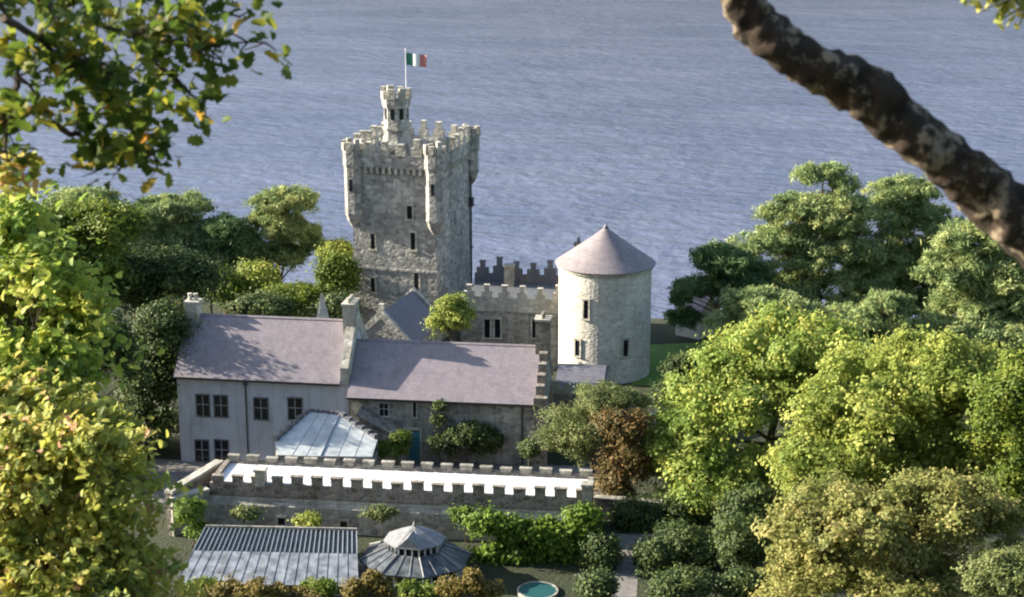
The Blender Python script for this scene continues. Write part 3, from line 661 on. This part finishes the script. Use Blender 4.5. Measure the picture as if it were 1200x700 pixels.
# ------------------------------------------------------------------ foliage
def leaf_mesh(name, P, Nr, L, Wd, tint, rng, oak=False):
    n = len(P); Nr = Nr / np.linalg.norm(Nr, axis=1, keepdims=True)
    r = rng.normal(size=(n, 3)); t1 = np.cross(Nr, r); t1 /= np.linalg.norm(t1, axis=1, keepdims=True) + 1e-9; t2 = np.cross(Nr, t1)
    L = np.asarray(L).reshape(-1, 1) * np.ones((n, 1)); Wd = np.asarray(Wd).reshape(-1, 1) * np.ones((n, 1))
    if oak:   # lobed outline, folded along the midrib
        u = np.array([0, .12, .26, .40, .52, .66, .78, .90, 1.0]); hw = np.array([.04, .18, .34, .24, .46, .30, .42, .22, .02])
        k = len(u); fold = 0.35; V = np.zeros((n, 3 * k, 3))
        for i in range(k):
            mid = P + t1 * (u[i] - .5) * L - Nr * (0.25 * (u[i] - .5) ** 2) * L
            V[:, i] = mid; V[:, k + i] = mid + t2 * hw[i] * Wd + Nr * fold * hw[i] * Wd; V[:, 2 * k + i] = mid - t2 * hw[i] * Wd + Nr * fold * hw[i] * Wd
        q = []
        for i in range(k - 1): q += [(i, i + 1, k + i + 1, k + i), (i, 2 * k + i, 2 * k + i + 1, i + 1)]
        q = np.array(q); nv = 3 * k
    else:
        V = np.stack([P + t1 * L * .5, P + t2 * Wd * .5 + Nr * Wd * .12, P - t1 * L * .5, P - t2 * Wd * .5 + Nr * Wd * .12], 1); q = np.array([(0, 1, 2, 3)]); nv = 4
    F_ = (np.arange(n)[:, None, None] * nv + q[None]).reshape(-1, 4); nf = len(F_)
    me = bpy.data.meshes.new(name); me.vertices.add(n * nv); me.vertices.foreach_set('co', V.astype('f').ravel())
    me.loops.add(nf * 4); me.loops.foreach_set('vertex_index', F_.astype('i').ravel())
    me.polygons.add(nf); me.polygons.foreach_set('loop_start', np.arange(0, nf * 4, 4, dtype='i'))
    me.update(calc_edges=True)
    at = me.attributes.new('tint', 'FLOAT', 'FACE'); at.data.foreach_set('value', np.repeat(tint, len(q)).astype('f'))
    return me
def unit(rng, n):
    v = rng.normal(size=(n, 3)); return v / np.linalg.norm(v, axis=1, keepdims=True)
def put(name, me, m, parent=None):
    me.materials.append(M[m]); o = bpy.data.objects.new(name, me); C.objects.link(o); o.parent = parent; return o

def lobes_of(ells, rng, nl, lr, base):
    """big crown masses (cx,cy,cz,rx,ry,rz) -> many branch lobes near their surfaces"""
    out = []
    vol = np.array([e[3] * e[4] + e[3] * e[5] for e in ells]); k = np.maximum(3, (nl * vol / vol.sum()).astype(int))
    for e, c in zip(ells, k):
        d = unit(rng, c); d[:, 2] = np.where(d[:, 2] < -.35, -d[:, 2], d[:, 2])
        rr = rng.uniform(.35, 1.08, (c, 1)) ** .6
        p = np.array(e[:3]) + d * rr * (np.array(e[3:6]) - lr * .6).clip(.2)
        out.append(np.c_[p, lr * rng.uniform(.55, 1.5, c)])
    return np.concatenate(out)
def leaf_cloud(lobes, rng, nsub, nleaf, lsize, flat=.8, asp=.7, up=.5, loose=1.0):
    P, Nn, T = [], [], []
    cen = lobes[:, :3].mean(0)
    for lx in lobes:
        c, r = lx[:3], lx[3]
        d = unit(rng, nsub); d[:, 2] = np.abs(d[:, 2]) * np.where(rng.random(nsub) < .75, 1, -1)
        s = c + d * r * rng.uniform(.55, 1.12, (nsub, 1)) * np.array((1, 1, flat))
        sr = r * loose * rng.uniform(.16, .34, (nsub, 1, 1)); tl = rng.normal(.0, .10)
        q = s[:, None] + rng.normal(size=(nsub, nleaf, 3)) * sr * np.array((1, 1, flat))
        nn = (q - c) / r * .7 + rng.normal(size=(nsub, 1, 3)) * .45 + rng.normal(size=q.shape) * .35 + np.array((-.15, -.15, up))
        tt = np.clip(.5 + tl + rng.normal(0, .17, (nsub, 1)) + rng.normal(0, .09, (nsub, nleaf)), 0, 1)
        P.append(q.reshape(-1, 3)); Nn.append(nn.reshape(-1, 3)); T.append(tt.ravel())
    P, Nn, T = np.concatenate(P), np.concatenate(Nn), np.concatenate(T)
    L = lsize * rng.uniform(.6, 1.35, len(P))
    return P, Nn, L, L * asp, T
def limbs(lobes, base, top, r0, rng, nmax=26):
    """tapered trunk from base to top with limbs to the lobes (local coordinates)"""
    mb = MB(); base, top = np.array(base, float), np.array(top, float); seg = 7; pts = []
    wob = rng.normal(0, .02, (seg + 1, 3)) * np.linalg.norm(top - base); wob[0] = 0
    for i in range(seg + 1): pts.append(base + (top - base) * i / seg + wob[i])
    mb.tube(pts, [r0 * (1.25 if i == 0 else 1) * (1 - .82 * i / seg) for i in range(seg + 1)], 9)
    idx = rng.permutation(len(lobes))[:nmax]
    for i in idx:
        e = lobes[i, :3]; f_ = np.clip((e[2] - base[2]) / max(.1, top[2] - base[2]) - .18, .25, .9)
        k = f_ * seg; a = pts[int(k)] + (pts[min(seg, int(k) + 1)] - pts[int(k)]) * (k - int(k)); r = r0 * (1 - .82 * f_) * .55
        m1 = a + (e - a) * .5 + rng.normal(0, .05, 3) * np.linalg.norm(e - a) + np.array((0, 0, .05 * np.linalg.norm(e - a)))
        mb.tube([a, m1, e], [r, r * .6, r * .18], 6)
    return mb
seed = [10]; DENS = 1.35
def tree(name, label, cat, ells, Y, m, group=None, nl=40, lr=1.6, nsub=16, nleaf=22, ls=.34, base=None, r0=.4, bark='bark', flat=.8, asp=.7, up=.5, pine=False, depth=.85, loose=1.0):
    """ells: crown masses as the photo shows them (px, py, rx_px, ry_px[, metres nearer]); built at their own distance and size"""
    seed[0] += 1; rng = np.random.default_rng(seed[0]); E_ = []
    for e in ells:
        yy = Y - (e[4] if len(e) > 4 else 0); p = at_y(e[0], e[1], yy); k = float(np.linalg.norm(p - EYE)) / FPX
        E_.append((*p, e[2] * k, e[2] * k * depth, e[3] * k))
    E_ = np.array(E_); cx, cy = np.average(E_[:, 0], weights=E_[:, 3]), np.average(E_[:, 1], weights=E_[:, 3])
    if base is not None: cx = float(at_y(base, 400, Y)[0]); cy = Y
    gz_ = float(terrain(cx, cy)); loc = np.array((cx, cy, gz_)); E_[:, :3] -= loc
    root = empty(name, tuple(loc), 0, label, cat, group)
    lob = lobes_of(E_, rng, int(nl * DENS * (0.85 if pine else 1)), lr, None)
    zt = float((E_[:, 2] + E_[:, 5] * (.85 if pine else .45)).max()); ti = int(np.argmax(E_[:, 2] + E_[:, 5]))
    limbs(lob, (0, 0, -.3), (E_[ti, 0] * .9, E_[ti, 1] * .9, zt), r0, rng).build('trunk', bark, root)
    P, Nn, L, Wd, T = leaf_cloud(lob, rng, nsub, nleaf, ls, flat, asp, up, loose)
    if pine: Nn = rng.normal(size=Nn.shape) + np.array((0, 0, .25))
    put('crown', leaf_mesh('crown', P, Nn, L, Wd, T, rng), m, root)
    return root
PN = dict(pine=True, bark='pinebark', flat=.62, ls=.75, asp=.17, nsub=9, nleaf=46, depth=.8, r0=.33)

# right: broadleaf trees in front
tree('broadleaf_tree', 'bright lime green maple whose crown leans left toward the round tower', 'tree', [(925, 415, 95, 50), (850, 430, 45, 35), (845, 500, 85, 65, 4), (830, 560, 72, 60, 6), (960, 480, 90, 90), (790, 540, 38, 55, 5), (900, 590, 75, 60, 4), (845, 610, 48, 40, 5), (960, 560, 60, 60)], 146, 'lim', 'broadleaf trees right of the castle', nl=165, lr=1.5, nsub=15, nleaf=28, ls=.38, r0=.5, base=900)
tree('broadleaf_tree', 'tall olive green tree standing right of the lime maple', 'tree', [(1050, 455, 105, 65), (1110, 440, 70, 45), (1120, 500, 95, 85), (960, 580, 50, 45, 3), (985, 540, 85, 70, 3), (1070, 560, 120, 70)], 126, 'olive', 'broadleaf trees right of the castle', nl=180, lr=1.3, nsub=15, nleaf=28, ls=.34, r0=.5, base=1060)
tree('broadleaf_tree', 'tan tinged rounded tree lowest in the right corner of the view', 'tree', [(1010, 640, 110, 80), (1100, 625, 100, 70), (935, 660, 50, 70), (1030, 720, 140, 80, 2)], 106, 'tan', 'broadleaf trees right of the castle', nl=190, lr=1.0, nsub=15, nleaf=28, ls=.28, r0=.4, base=1050)
tree('broadleaf_tree', 'dark olive tree cut by the right edge below the pines', 'tree', [(1190, 500, 60, 85), (1210, 580, 60, 70)], 118, 'mid', 'broadleaf trees right of the castle', nl=70, lr=1.2, nsub=18, nleaf=24, ls=.26, base=1200)
tree('young_tree', 'pale green young tree in the bottom right corner beside the tan tree', 'tree', [(1175, 690, 42, 45)], 96, 'shrub', nl=40, lr=.7, nsub=16, nleaf=22, ls=.2, r0=.2)
# right: pines
G = 'pines by the lake right of the castle'
tree('pine_tree', 'tallest bright green pine right of the round tower', 'tree', [(965, 218, 42, 26), (938, 255, 58, 35), (985, 255, 50, 35), (908, 300, 60, 36), (968, 300, 68, 40), (900, 345, 72, 36), (975, 350, 82, 42)], 194, 'pine', G, nl=240, lr=1.15, base=955, **PN)
tree('pine_tree', 'broad pine with dark shaded side, directly right of the tallest pine', 'tree', [(1058, 234, 42, 30), (1030, 262, 55, 38), (1085, 275, 48, 42), (1105, 310, 35, 35), (1030, 320, 62, 40), (1082, 335, 55, 48), (1040, 370, 70, 40)], 198, 'pine', G, nl=230, lr=1.15, base=1050, **PN)
tree('pine_tree', 'low dark leaning pine nearest the round tower, over the white cottage', 'tree', [(850, 310, 42, 24), (815, 345, 36, 20), (870, 335, 40, 30), (800, 372, 20, 14)], 189, 'darkpine', G, nl=110, lr=1.0, base=835, **PN)
tree('pine_tree', 'pine with reddish bare trunk under the bare branch at right', 'tree', [(1140, 290, 45, 32), (1115, 325, 45, 30), (1165, 325, 45, 35), (1135, 365, 55, 30)], 180, 'pine', G, nl=150, lr=1.1, base=1138, **PN)
tree('pine_tree', 'pine at the right edge with its trunk bare below', 'tree', [(1195, 345, 42, 40), (1215, 310, 40, 30), (1190, 385, 40, 20)], 178, 'pine', G, nl=110, lr=1.1, base=1190, **PN)
tree('pine_tree', 'squat light green pine in front of the tallest pine, above the lime maple', 'tree', [(890, 372, 60, 35), (950, 385, 60, 30)], 178, 'pine', G, nl=95, lr=1.05, base=905, **PN)
tree('pine_tree', 'short bushy pine between the squat pine and the red trunked pine', 'tree', [(1010, 385, 45, 28), (1060, 392, 50, 25), (1035, 365, 40, 25)], 176, 'pine', G, nl=80, lr=1.1, base=1030, **PN)
tree('pine_tree', 'short pale pine under the right edge pines', 'tree', [(1120, 398, 42, 22), (1165, 402, 45, 22)], 174, 'pine', G, nl=65, lr=1.1, base=1140, **PN)
tree('holly_shrub', 'dark shrub mass beneath the pines, right of the lime maple top', 'shrub', [(1040, 412, 60, 18), (1110, 415, 60, 18), (1180, 418, 50, 18)], 172, 'dark', nl=60, lr=1.2, nsub=14, nleaf=20, ls=.3, base=1090)
tree('laurel_shrub', 'dark green shrub between the round tower lawn and the maple', 'shrub', [(797, 440, 22, 28), (785, 470, 25, 22)], 170, 'dark', nl=30, lr=1, nsub=14, nleaf=20, ls=.3)
# middle
tree('russet_tree', 'rust brown leaved tree beside the right end of the white roof', 'tree', [(728, 505, 32, 26), (735, 550, 30, 40), (720, 590, 26, 40)], 141, 'russet', nl=60, lr=.95, nsub=16, nleaf=22, ls=.26, r0=.22)
tree('willow_shrub', 'large grey green shrub below the low annexe', 'shrub', [(690, 500, 50, 34), (660, 525, 32, 28), (705, 470, 34, 22), (740, 475, 22, 22)], 144, 'shrub', nl=70, lr=.9, nsub=16, nleaf=24, ls=.22, asp=.45, r0=.2)
tree('golden_shrub', 'yellow green bush below the keep, beside the dark slate roof', 'shrub', [(530, 380, 24, 26), (528, 358, 16, 14)], 166.5, 'olive', nl=36, lr=.8, nsub=16, nleaf=20, ls=.25, r0=.15)
tree('wall_creeper', 'glossy bright green creeper covering the right of the battlemented wall', 'creeper', [(572, 618, 20, 20), (600, 628, 22, 22), (640, 632, 28, 26), (682, 620, 20, 26), (668, 645, 34, 30), (600, 660, 44, 28), (660, 675, 40, 30), (585, 676, 24, 18), (690, 680, 18, 24)], 128.6, 'bright', nl=170, lr=.72, nsub=12, nleaf=16, ls=.36, depth=.3, r0=.12, loose=1.3)
tree('wall_ivy', 'dark ivy mound on the middle wing wall below the slate roof', 'ivy', [(545, 515, 38, 18), (520, 525, 20, 16), (575, 525, 18, 16)], 150.3, 'dark', nl=40, lr=.7, nsub=14, nleaf=20, ls=.24, depth=.25, r0=.1)
tree('wall_ivy', 'narrow ivy strand climbing to the middle wing eaves', 'ivy', [(516, 480, 6, 12), (515, 495, 8, 10)], 151.0, 'dark', nl=12, lr=.4, nsub=10, nleaf=16, ls=.2, depth=.4, r0=.06)
tree('courtyard_bush', 'green bush between the glazed shed and the teal door', 'shrub', [(458, 528, 22, 12), (470, 515, 10, 10)], 146, 'mid', nl=26, lr=.6, nsub=12, nleaf=18, ls=.22, r0=.1)
tree('courtyard_bush', 'small dark bush at the right foot of the middle wing', 'shrub', [(620, 530, 12, 14)], 147, 'dark', nl=14, lr=.6, nsub=12, nleaf=18, ls=.22, r0=.1)
# garden, bottom right, in shade
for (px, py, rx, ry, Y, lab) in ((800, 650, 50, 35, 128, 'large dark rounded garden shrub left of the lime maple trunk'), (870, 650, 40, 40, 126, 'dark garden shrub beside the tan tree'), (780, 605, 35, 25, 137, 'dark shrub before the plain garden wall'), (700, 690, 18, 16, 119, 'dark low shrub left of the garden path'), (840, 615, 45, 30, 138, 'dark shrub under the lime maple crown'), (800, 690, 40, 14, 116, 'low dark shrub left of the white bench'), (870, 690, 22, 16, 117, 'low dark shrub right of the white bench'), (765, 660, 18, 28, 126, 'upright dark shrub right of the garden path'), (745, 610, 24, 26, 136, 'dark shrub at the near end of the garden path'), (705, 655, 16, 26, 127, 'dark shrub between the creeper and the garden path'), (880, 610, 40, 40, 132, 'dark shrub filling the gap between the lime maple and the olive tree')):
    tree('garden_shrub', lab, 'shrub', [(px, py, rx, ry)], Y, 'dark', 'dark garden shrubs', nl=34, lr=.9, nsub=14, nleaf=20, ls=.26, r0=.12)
for (px, py, rx, ry, Y, lab) in ((432, 690, 28, 18, 112, 'golden shrub top below the conservatory'), (548, 688, 42, 18, 112, 'wide golden shrub top right of the conservatory'), (300, 694, 70, 10, 115, 'low golden shrub along the glasshouse front')):
    tree('golden_garden_shrub', lab, 'shrub', [(px - rx * .5, py + 4, rx * .5, ry * .8), (px + rx * .15, py - 3, rx * .4, ry), (px + rx * .65, py + 6, rx * .4, ry * .7)], Y, 'gold', 'golden shrubs at the bottom', nl=20, lr=.45, nsub=12, nleaf=16, ls=.24, r0=.08, loose=1.5)
for (px, py, rx, ry, mm, lab) in ((285, 604, 16, 8, 'shrub', 'grey green wall plant above the left part of the glasshouse'), (362, 612, 14, 7, 'olive', 'small olive plant on the wall above the glasshouse middle'), (448, 604, 20, 12, 'shrub', 'grey green bush on the wall between glasshouse and conservatory'), (545, 606, 14, 10, 'bright', 'small green plant on the wall left of the bright creeper')):
    tree('wall_plant', lab, 'plant', [(px, py, rx, ry)], 130.6, mm, 'plants along the battered wall', nl=12, lr=.45, nsub=11, nleaf=14, ls=.24, r0=.06, depth=.35, loose=1.4)
for (px, py, rx, ry, lab) in ((240, 690, 26, 9, 'low green plants at the left front corner of the glasshouse'), (375, 692, 24, 10, 'low green plants at the right front corner of the glasshouse'), (490, 694, 24, 9, 'low green plants under the conservatory windows')):
    tree('border_plant', lab, 'plant', [(px, py, rx, ry)], 119, 'mid', 'border plants before the glass buildings', nl=16, lr=.5, nsub=12, nleaf=16, ls=.24, r0=.05, loose=1.4)
tree('corner_bush', 'bright yellow green bush against the corner wall, left of the glasshouse', 'shrub', [(222, 603, 16, 18), (235, 625, 14, 10)], 130.6, 'bright', nl=26, lr=.6, nsub=14, nleaf=18, ls=.24, r0=.1)
# left: dark trees, pines
G = 'dark trees left of the house'
tree('evergreen_tree', 'dark evergreen hugging the left end of the slate house', 'tree', [(180, 460, 45, 60), (190, 400, 40, 50), (165, 510, 50, 40)], 160, 'dark', G, nl=90, lr=1.5, nsub=18, nleaf=22, ls=.32, base=170)
tree('evergreen_tree', 'dark evergreen behind the slate house chimney', 'tree', [(190, 340, 55, 50), (225, 335, 38, 35), (150, 350, 45, 55)], 176, 'dark', G, nl=80, lr=1.7, nsub=16, nleaf=22, ls=.36, base=185)
tree('evergreen_tree', 'tall mid green tree at far left behind the yellow foliage', 'tree', [(80, 330, 70, 70), (110, 270, 55, 35), (40, 290, 50, 50)], 172, 'mid', G, nl=100, lr=1.7, nsub=16, nleaf=22, ls=.36, base=80)
tree('evergreen_tree', 'dark lower tree between the far left tree and the house', 'tree', [(110, 430, 55, 70), (90, 520, 60, 60)], 152, 'dark', G, nl=80, lr=1.5, nsub=16, nleaf=22, ls=.32, base=100)
G = 'pines by the lake left of the keep'
tree('pine_tree', 'flat topped pine with open crown nearest the keep', 'tree', [(335, 242, 38, 22), (315, 265, 36, 24), (350, 275, 30, 22), (325, 305, 38, 20), (365, 288, 18, 10)], 205, 'pine', G, nl=125, lr=1.1, base=327, **PN)
tree('pine_tree', 'middle flat topped pine left of the open crowned pine', 'tree', [(205, 245, 38, 18), (200, 275, 40, 22), (240, 275, 30, 20), (275, 290, 32, 20)], 206, 'pine', G, nl=110, lr=1.1, base=215, **PN)
tree('pine_tree', 'soft dark pine filling the gap between the two flat topped pines', 'tree', [(262, 278, 30, 26), (285, 300, 30, 26), (250, 305, 34, 24)], 203, 'darkpine', G, nl=80, lr=1.2, base=268, **PN)
tree('pine_tree', 'green pine between the wide pine top and the middle flat topped pine', 'tree', [(160, 262, 28, 22), (150, 290, 40, 28), (185, 300, 34, 26)], 203, 'pine', G, nl=80, lr=1.2, base=160, **PN)
tree('pine_tree', 'wide pine top above the far left trees', 'tree', [(95, 240, 45, 16), (130, 255, 30, 14), (65, 262, 40, 18)], 204, 'pine', G, nl=120, lr=1.1, base=95, **PN)
G = 'bushes behind the slate house'
for (px, py, rx, ry, Y, m, lab) in ((300, 335, 30, 26, 196, 'olive', 'pale olive bush under the open crowned pine'), (265, 345, 22, 25, 194, 'mid', 'green bush behind the slate house chimney end'), (345, 355, 40, 20, 190, 'mid', 'mid green bush behind the slate house ridge'), (395, 330, 22, 30, 192, 'mid', 'green bush touching the left wall of the keep'), (395, 365, 22, 18, 186, 'dark', 'dark bush at the foot of the keep, by the pinnacle'), (310, 365, 40, 14, 184, 'dark', 'low dark bush along the slate house ridge'), (245, 320, 25, 20, 200, 'dark', 'dark bush between the two left pines'), (395, 300, 16, 14, 200, 'olive', 'sunlit treetop left of the keep')):
    tree('lakeside_bush', lab, 'bush', [(px, py, rx, ry)], Y, m, G, nl=36, lr=1.2, nsub=14, nleaf=20, ls=.34, r0=.2)

# ------------------------------------------------------------------ near foliage: autumn trees at left
def near_tree(label, ells, Y, m, nl, lr, ls, ntw, base):
    """a near autumn tree: limbs, then leafy twigs that leave each limb end outward and droop"""
    seed[0] += 1; rng = np.random.default_rng(seed[0]); E_ = []
    for e in ells:
        yy = Y - (e[4] if len(e) > 4 else 0); p = at_y(e[0], e[1], yy); k = float(np.linalg.norm(p - EYE)) / FPX
        E_.append((*p, e[2] * k, e[2] * k * .8, e[3] * k))
    E_ = np.array(E_); cx = float(at_y(base, 400, Y)[0]); loc = np.array((cx, Y, float(terrain(cx, Y)))); E_[:, :3] -= loc
    root = empty('autumn_tree', tuple(loc), 0, label, 'tree', 'near autumn trees at left')
    lob = lobes_of(E_, rng, nl, lr, None); cen = lob[:, :3].mean(0)
    mb = limbs(lob, (0, 0, -.3), (E_[0, 0], E_[0, 1], float((E_[:, 2] + .5 * E_[:, 5]).max())), .13, rng, 60)
    P, Nn, T = [], [], []
    for lx in lob:
        c, rr = lx[:3], lx[3]; o = c - cen; o /= np.linalg.norm(o) + 1e-6; tl = rng.normal(0, .13)
        for k in range(ntw):
            d = o * .7 + rng.normal(0, .6, 3) + np.array((0, 0, .15)); d /= np.linalg.norm(d); L = rr * rng.uniform(1.0, 3.2)
            st_ = c + rng.normal(0, .25, 3) * rr; nlf = int(rng.integers(9, 17)); f_ = np.linspace(.1, 1, nlf)[:, None]
            pts = st_ + d * L * f_ + np.array((0, 0, -1)) * (f_ ** 2) * L * rng.uniform(.1, .5)
            if k % 2 == 0: mb.tube([st_, pts[nlf // 2], pts[-1]], [.008, .005, .003], 4)
            P.append(pts + rng.normal(0, ls * .38, (nlf, 3))); Nn.append(rng.normal(0, .55, (nlf, 3)) + d * .3 + np.array((-.25, -.25, .6)))
            T.append(np.clip(.5 + tl + rng.normal(0, .12) + rng.normal(0, .14, nlf), 0, 1))
    mb.build('trunk', 'bark', root)
    P, Nn, T = np.concatenate(P), np.concatenate(Nn), np.concatenate(T); L = ls * rng.uniform(.6, 1.3, len(P))
    put('crown', leaf_mesh('crown', P, Nn, L, L * .75, T, rng, oak=True), m, root)
near_tree('yellow green autumn tree filling the left edge beside the dark evergreens', [(10, 290, 55, 42), (50, 330, 45, 36, 1), (80, 372, 40, 34), (45, 415, 60, 36, 1), (10, 380, 55, 55), (10, 450, 60, 46), (70, 450, 28, 16, 1)], 32, 'ygreen', 95, .34, .20, 8, 10)
near_tree('golden yellow autumn tree in the bottom left corner', [(30, 560, 85, 52), (95, 535, 45, 28, .6), (145, 560, 24, 20), (110, 605, 55, 34, .5), (30, 640, 110, 66), (125, 665, 45, 42, .5), (165, 695, 20, 18), (80, 695, 85, 46, 1)], 24, 'yellow', 150, .27, .15, 8, 40)
near_tree('pale lichened yellow sapling between the other two autumn trees', [(20, 490, 45, 40), (90, 500, 50, 22)], 26, 'yellow', 26, .26, .17, 8, 30)

# ------------------------------------------------------------------ oak bough overhead at left
rng = np.random.default_rng(77)
root_p = at_y(-60, -70, 9.0)
bo = empty('oak_bough', tuple(root_p), 0, 'dark leafy oak bough hanging into the upper left corner', 'branch')
lines = [([(-60, -70), (60, 10), (150, 40), (230, 55), (310, 50)], 9.0), ([(60, 10), (100, 90), (140, 140), (185, 190)], 8.7), ([(150, 40), (195, 85), (240, 130)], 9.2), ([(-60, -70), (10, 20), (20, 90), (60, 140)], 8.6),
         ([(60, 10), (95, 0), (190, -10), (280, 20)], 9.4), ([(20, 90), (5, 140), (10, 190)], 8.8), ([(-60, -70), (80, -40), (200, -40)], 9.6), ([(100, 90), (140, 110), (165, 160), (150, 190)], 9.0), ([(60, 140), (100, 165), (140, 200)], 8.8),
         ([(10, 20), (60, 60), (110, 70), (160, 95)], 8.5), ([(150, 40), (200, 20), (260, 70)], 8.9)]
tw = MB(); P, Nn = [], []
for pts, Y in lines:
    w_ = [at_y(a, b_, Y + rng.normal(0, .08)) - root_p for a, b_ in pts]
    ww = []
    for i in range(len(w_) - 1):
        for k in range(4): ww.append(w_[i] + (w_[i + 1] - w_[i]) * k / 4 + rng.normal(0, .012, 3))
    ww.append(w_[-1]); n = len(ww)
    tw.tube(ww, [.022 * (1 - .8 * i / (n - 1)) for i in range(n)], 6)
    for i in range(2, n):
        for s_ in range(2 + i % 2):
            d = unit(rng, 1)[0]; d[1] *= .7; e = ww[i] + d * rng.uniform(.06, .20) * np.array((1, 1, .8)); tw.tube([ww[i], (ww[i] + e) / 2 + rng.normal(0, .01, 3), e], [.006, .004, .002], 4)
            kk = rng.integers(3, 7); q = e + rng.normal(0, .045, (kk, 3)); P.append(q); Nn.append(rng.normal(0, .6, (kk, 3)) + np.array((0, -.3, .7)))
tw.build('branch', 'bark', bo)
P, Nn = np.concatenate(P), np.concatenate(Nn); n = len(P); L = rng.uniform(.075, .125, n)
put('foliage', leaf_mesh('foliage', P, Nn, L, L * .72, np.clip(rng.beta(1.6, 2.2, n), 0, 1), rng, oak=True), 'oak', bo)
# a small yellow spray lower down
p0 = at_y(-20, 200, 11.0)
sp = empty('yellow_spray', tuple(p0), 0, 'small yellow leaf spray at the left edge under the oak bough', 'branch')
tw = MB(); ends = [at_y(*q, 11) - p0 for q in ((30, 185), (45, 205), (15, 215))]
P, Nn = [], []
for e in ends:
    tw.tube([(0, 0, 0), e * .5 + rng.normal(0, .02, 3), e], [.008, .006, .003], 5)
    for k in range(34): P.append(e * rng.uniform(.4, 1.05) + rng.normal(0, .05, 3)); Nn.append(rng.normal(0, .6, 3) + (0, -.2, .7))
tw.build('twig', 'bark', sp); n = len(P); L = rng.uniform(.06, .11, n)
put('foliage', leaf_mesh('foliage', np.array(P), np.array(Nn), L, L * .7, rng.uniform(.5, 1, n), rng, oak=True), 'yellow', sp)

# ------------------------------------------------------------------ bare limb at right
pts = [(852, -45, 46), (868, 0, 48), (888, 30, 54), (922, 60, 57), (967, 84, 60), (1012, 106, 64), (1052, 140, 62), (1092, 176, 66), (1137, 208, 67), (1177, 245, 71), (1222, 283, 75), (1297, 347, 83)]
Y = 7.0; p0 = at_y(1297, 347, Y)
br = empty('bare_limb', tuple(p0), 0, 'thick dark lichened bare limb slanting across the upper right corner', 'branch')
rng = np.random.default_rng(5); k_ = Y / .97 / FPX
cen, rad = [], []
for i in range(len(pts) - 1):
    for s_ in range(8):
        f_ = s_ / 8; a, b_ = np.array(pts[i]), np.array(pts[i + 1]); q = a + (b_ - a) * f_
        cen.append(at_y(q[0], q[1], Y) - p0); rad.append(q[2] * .46 * k_)
cen = np.array(cen); n = len(cen)
for _ in range(3): cen[1:-1] = (cen[:-2] + 2 * cen[1:-1] + cen[2:]) / 4
rings = []; NS = 22
ph = rng.uniform(0, 6.28, (7, 2))
for i in range(n):
    tv = cen[min(i + 1, n - 1)] - cen[max(i - 1, 0)]; tv /= np.linalg.norm(tv); a = np.cross(tv, (0, 1, 0)); a /= np.linalg.norm(a); b_ = np.cross(tv, a); ring = []
    for k in range(NS):
        an = k * 2 * math.pi / NS; s_ = i / 8
        bumpy = 1 + .07 * math.sin(2 * an + s_ * 1.7 + ph[0, 0]) + .06 * math.sin(3 * an - s_ * 2.9 + ph[1, 0]) + .05 * math.sin(an + s_ * 4.7 + ph[2, 0]) + .05 * math.sin(5 * an + s_ * 6.3) + .05 * math.sin(4 * an - s_ * 9.1) + .06 * math.sin(s_ * 11.3 + 2 * an) + rng.normal(0, .03)
        ring.append(cen[i] + (a * math.cos(an) + b_ * math.sin(an)) * rad[i] * bumpy)
    rings.append(ring)
MB().loft(rings).build('limb', 'mossbark', br, smooth=True)
# spray of pale leaves at the very top right
p0 = at_y(1215, -20, 8.0)
sp = empty('leaf_spray', tuple(p0), 0, 'pale yellow leaf spray with bleached twigs at the upper right corner', 'branch')
tw = MB(); P, Nn = [], []
for q in ((1132, 2), (1150, 14), (1172, 24), (1195, 30), (1165, 0)):
    e = at_y(*q, 8.0) - p0; tw.tube([(0, 0, 0), e * .55 + rng.normal(0, .012, 3), e], [.009, .007, .004], 6)
    for k in range(22): P.append(e * rng.uniform(.25, 1.0) + rng.normal(0, .018, 3)); Nn.append(rng.normal(0, .6, 3) + (-.3, -.4, .5))
M['paletwig'] = plain('bleached_twig', (.55, .53, .48), .8, .3, 20)
tw.build('twig', 'paletwig', sp); n = len(P); L = rng.uniform(.04, .075, n)
put('foliage', leaf_mesh('foliage', np.array(P), np.array(Nn), L, L * .7, rng.uniform(.3, .85, n), rng, oak=True), 'yellow', sp)
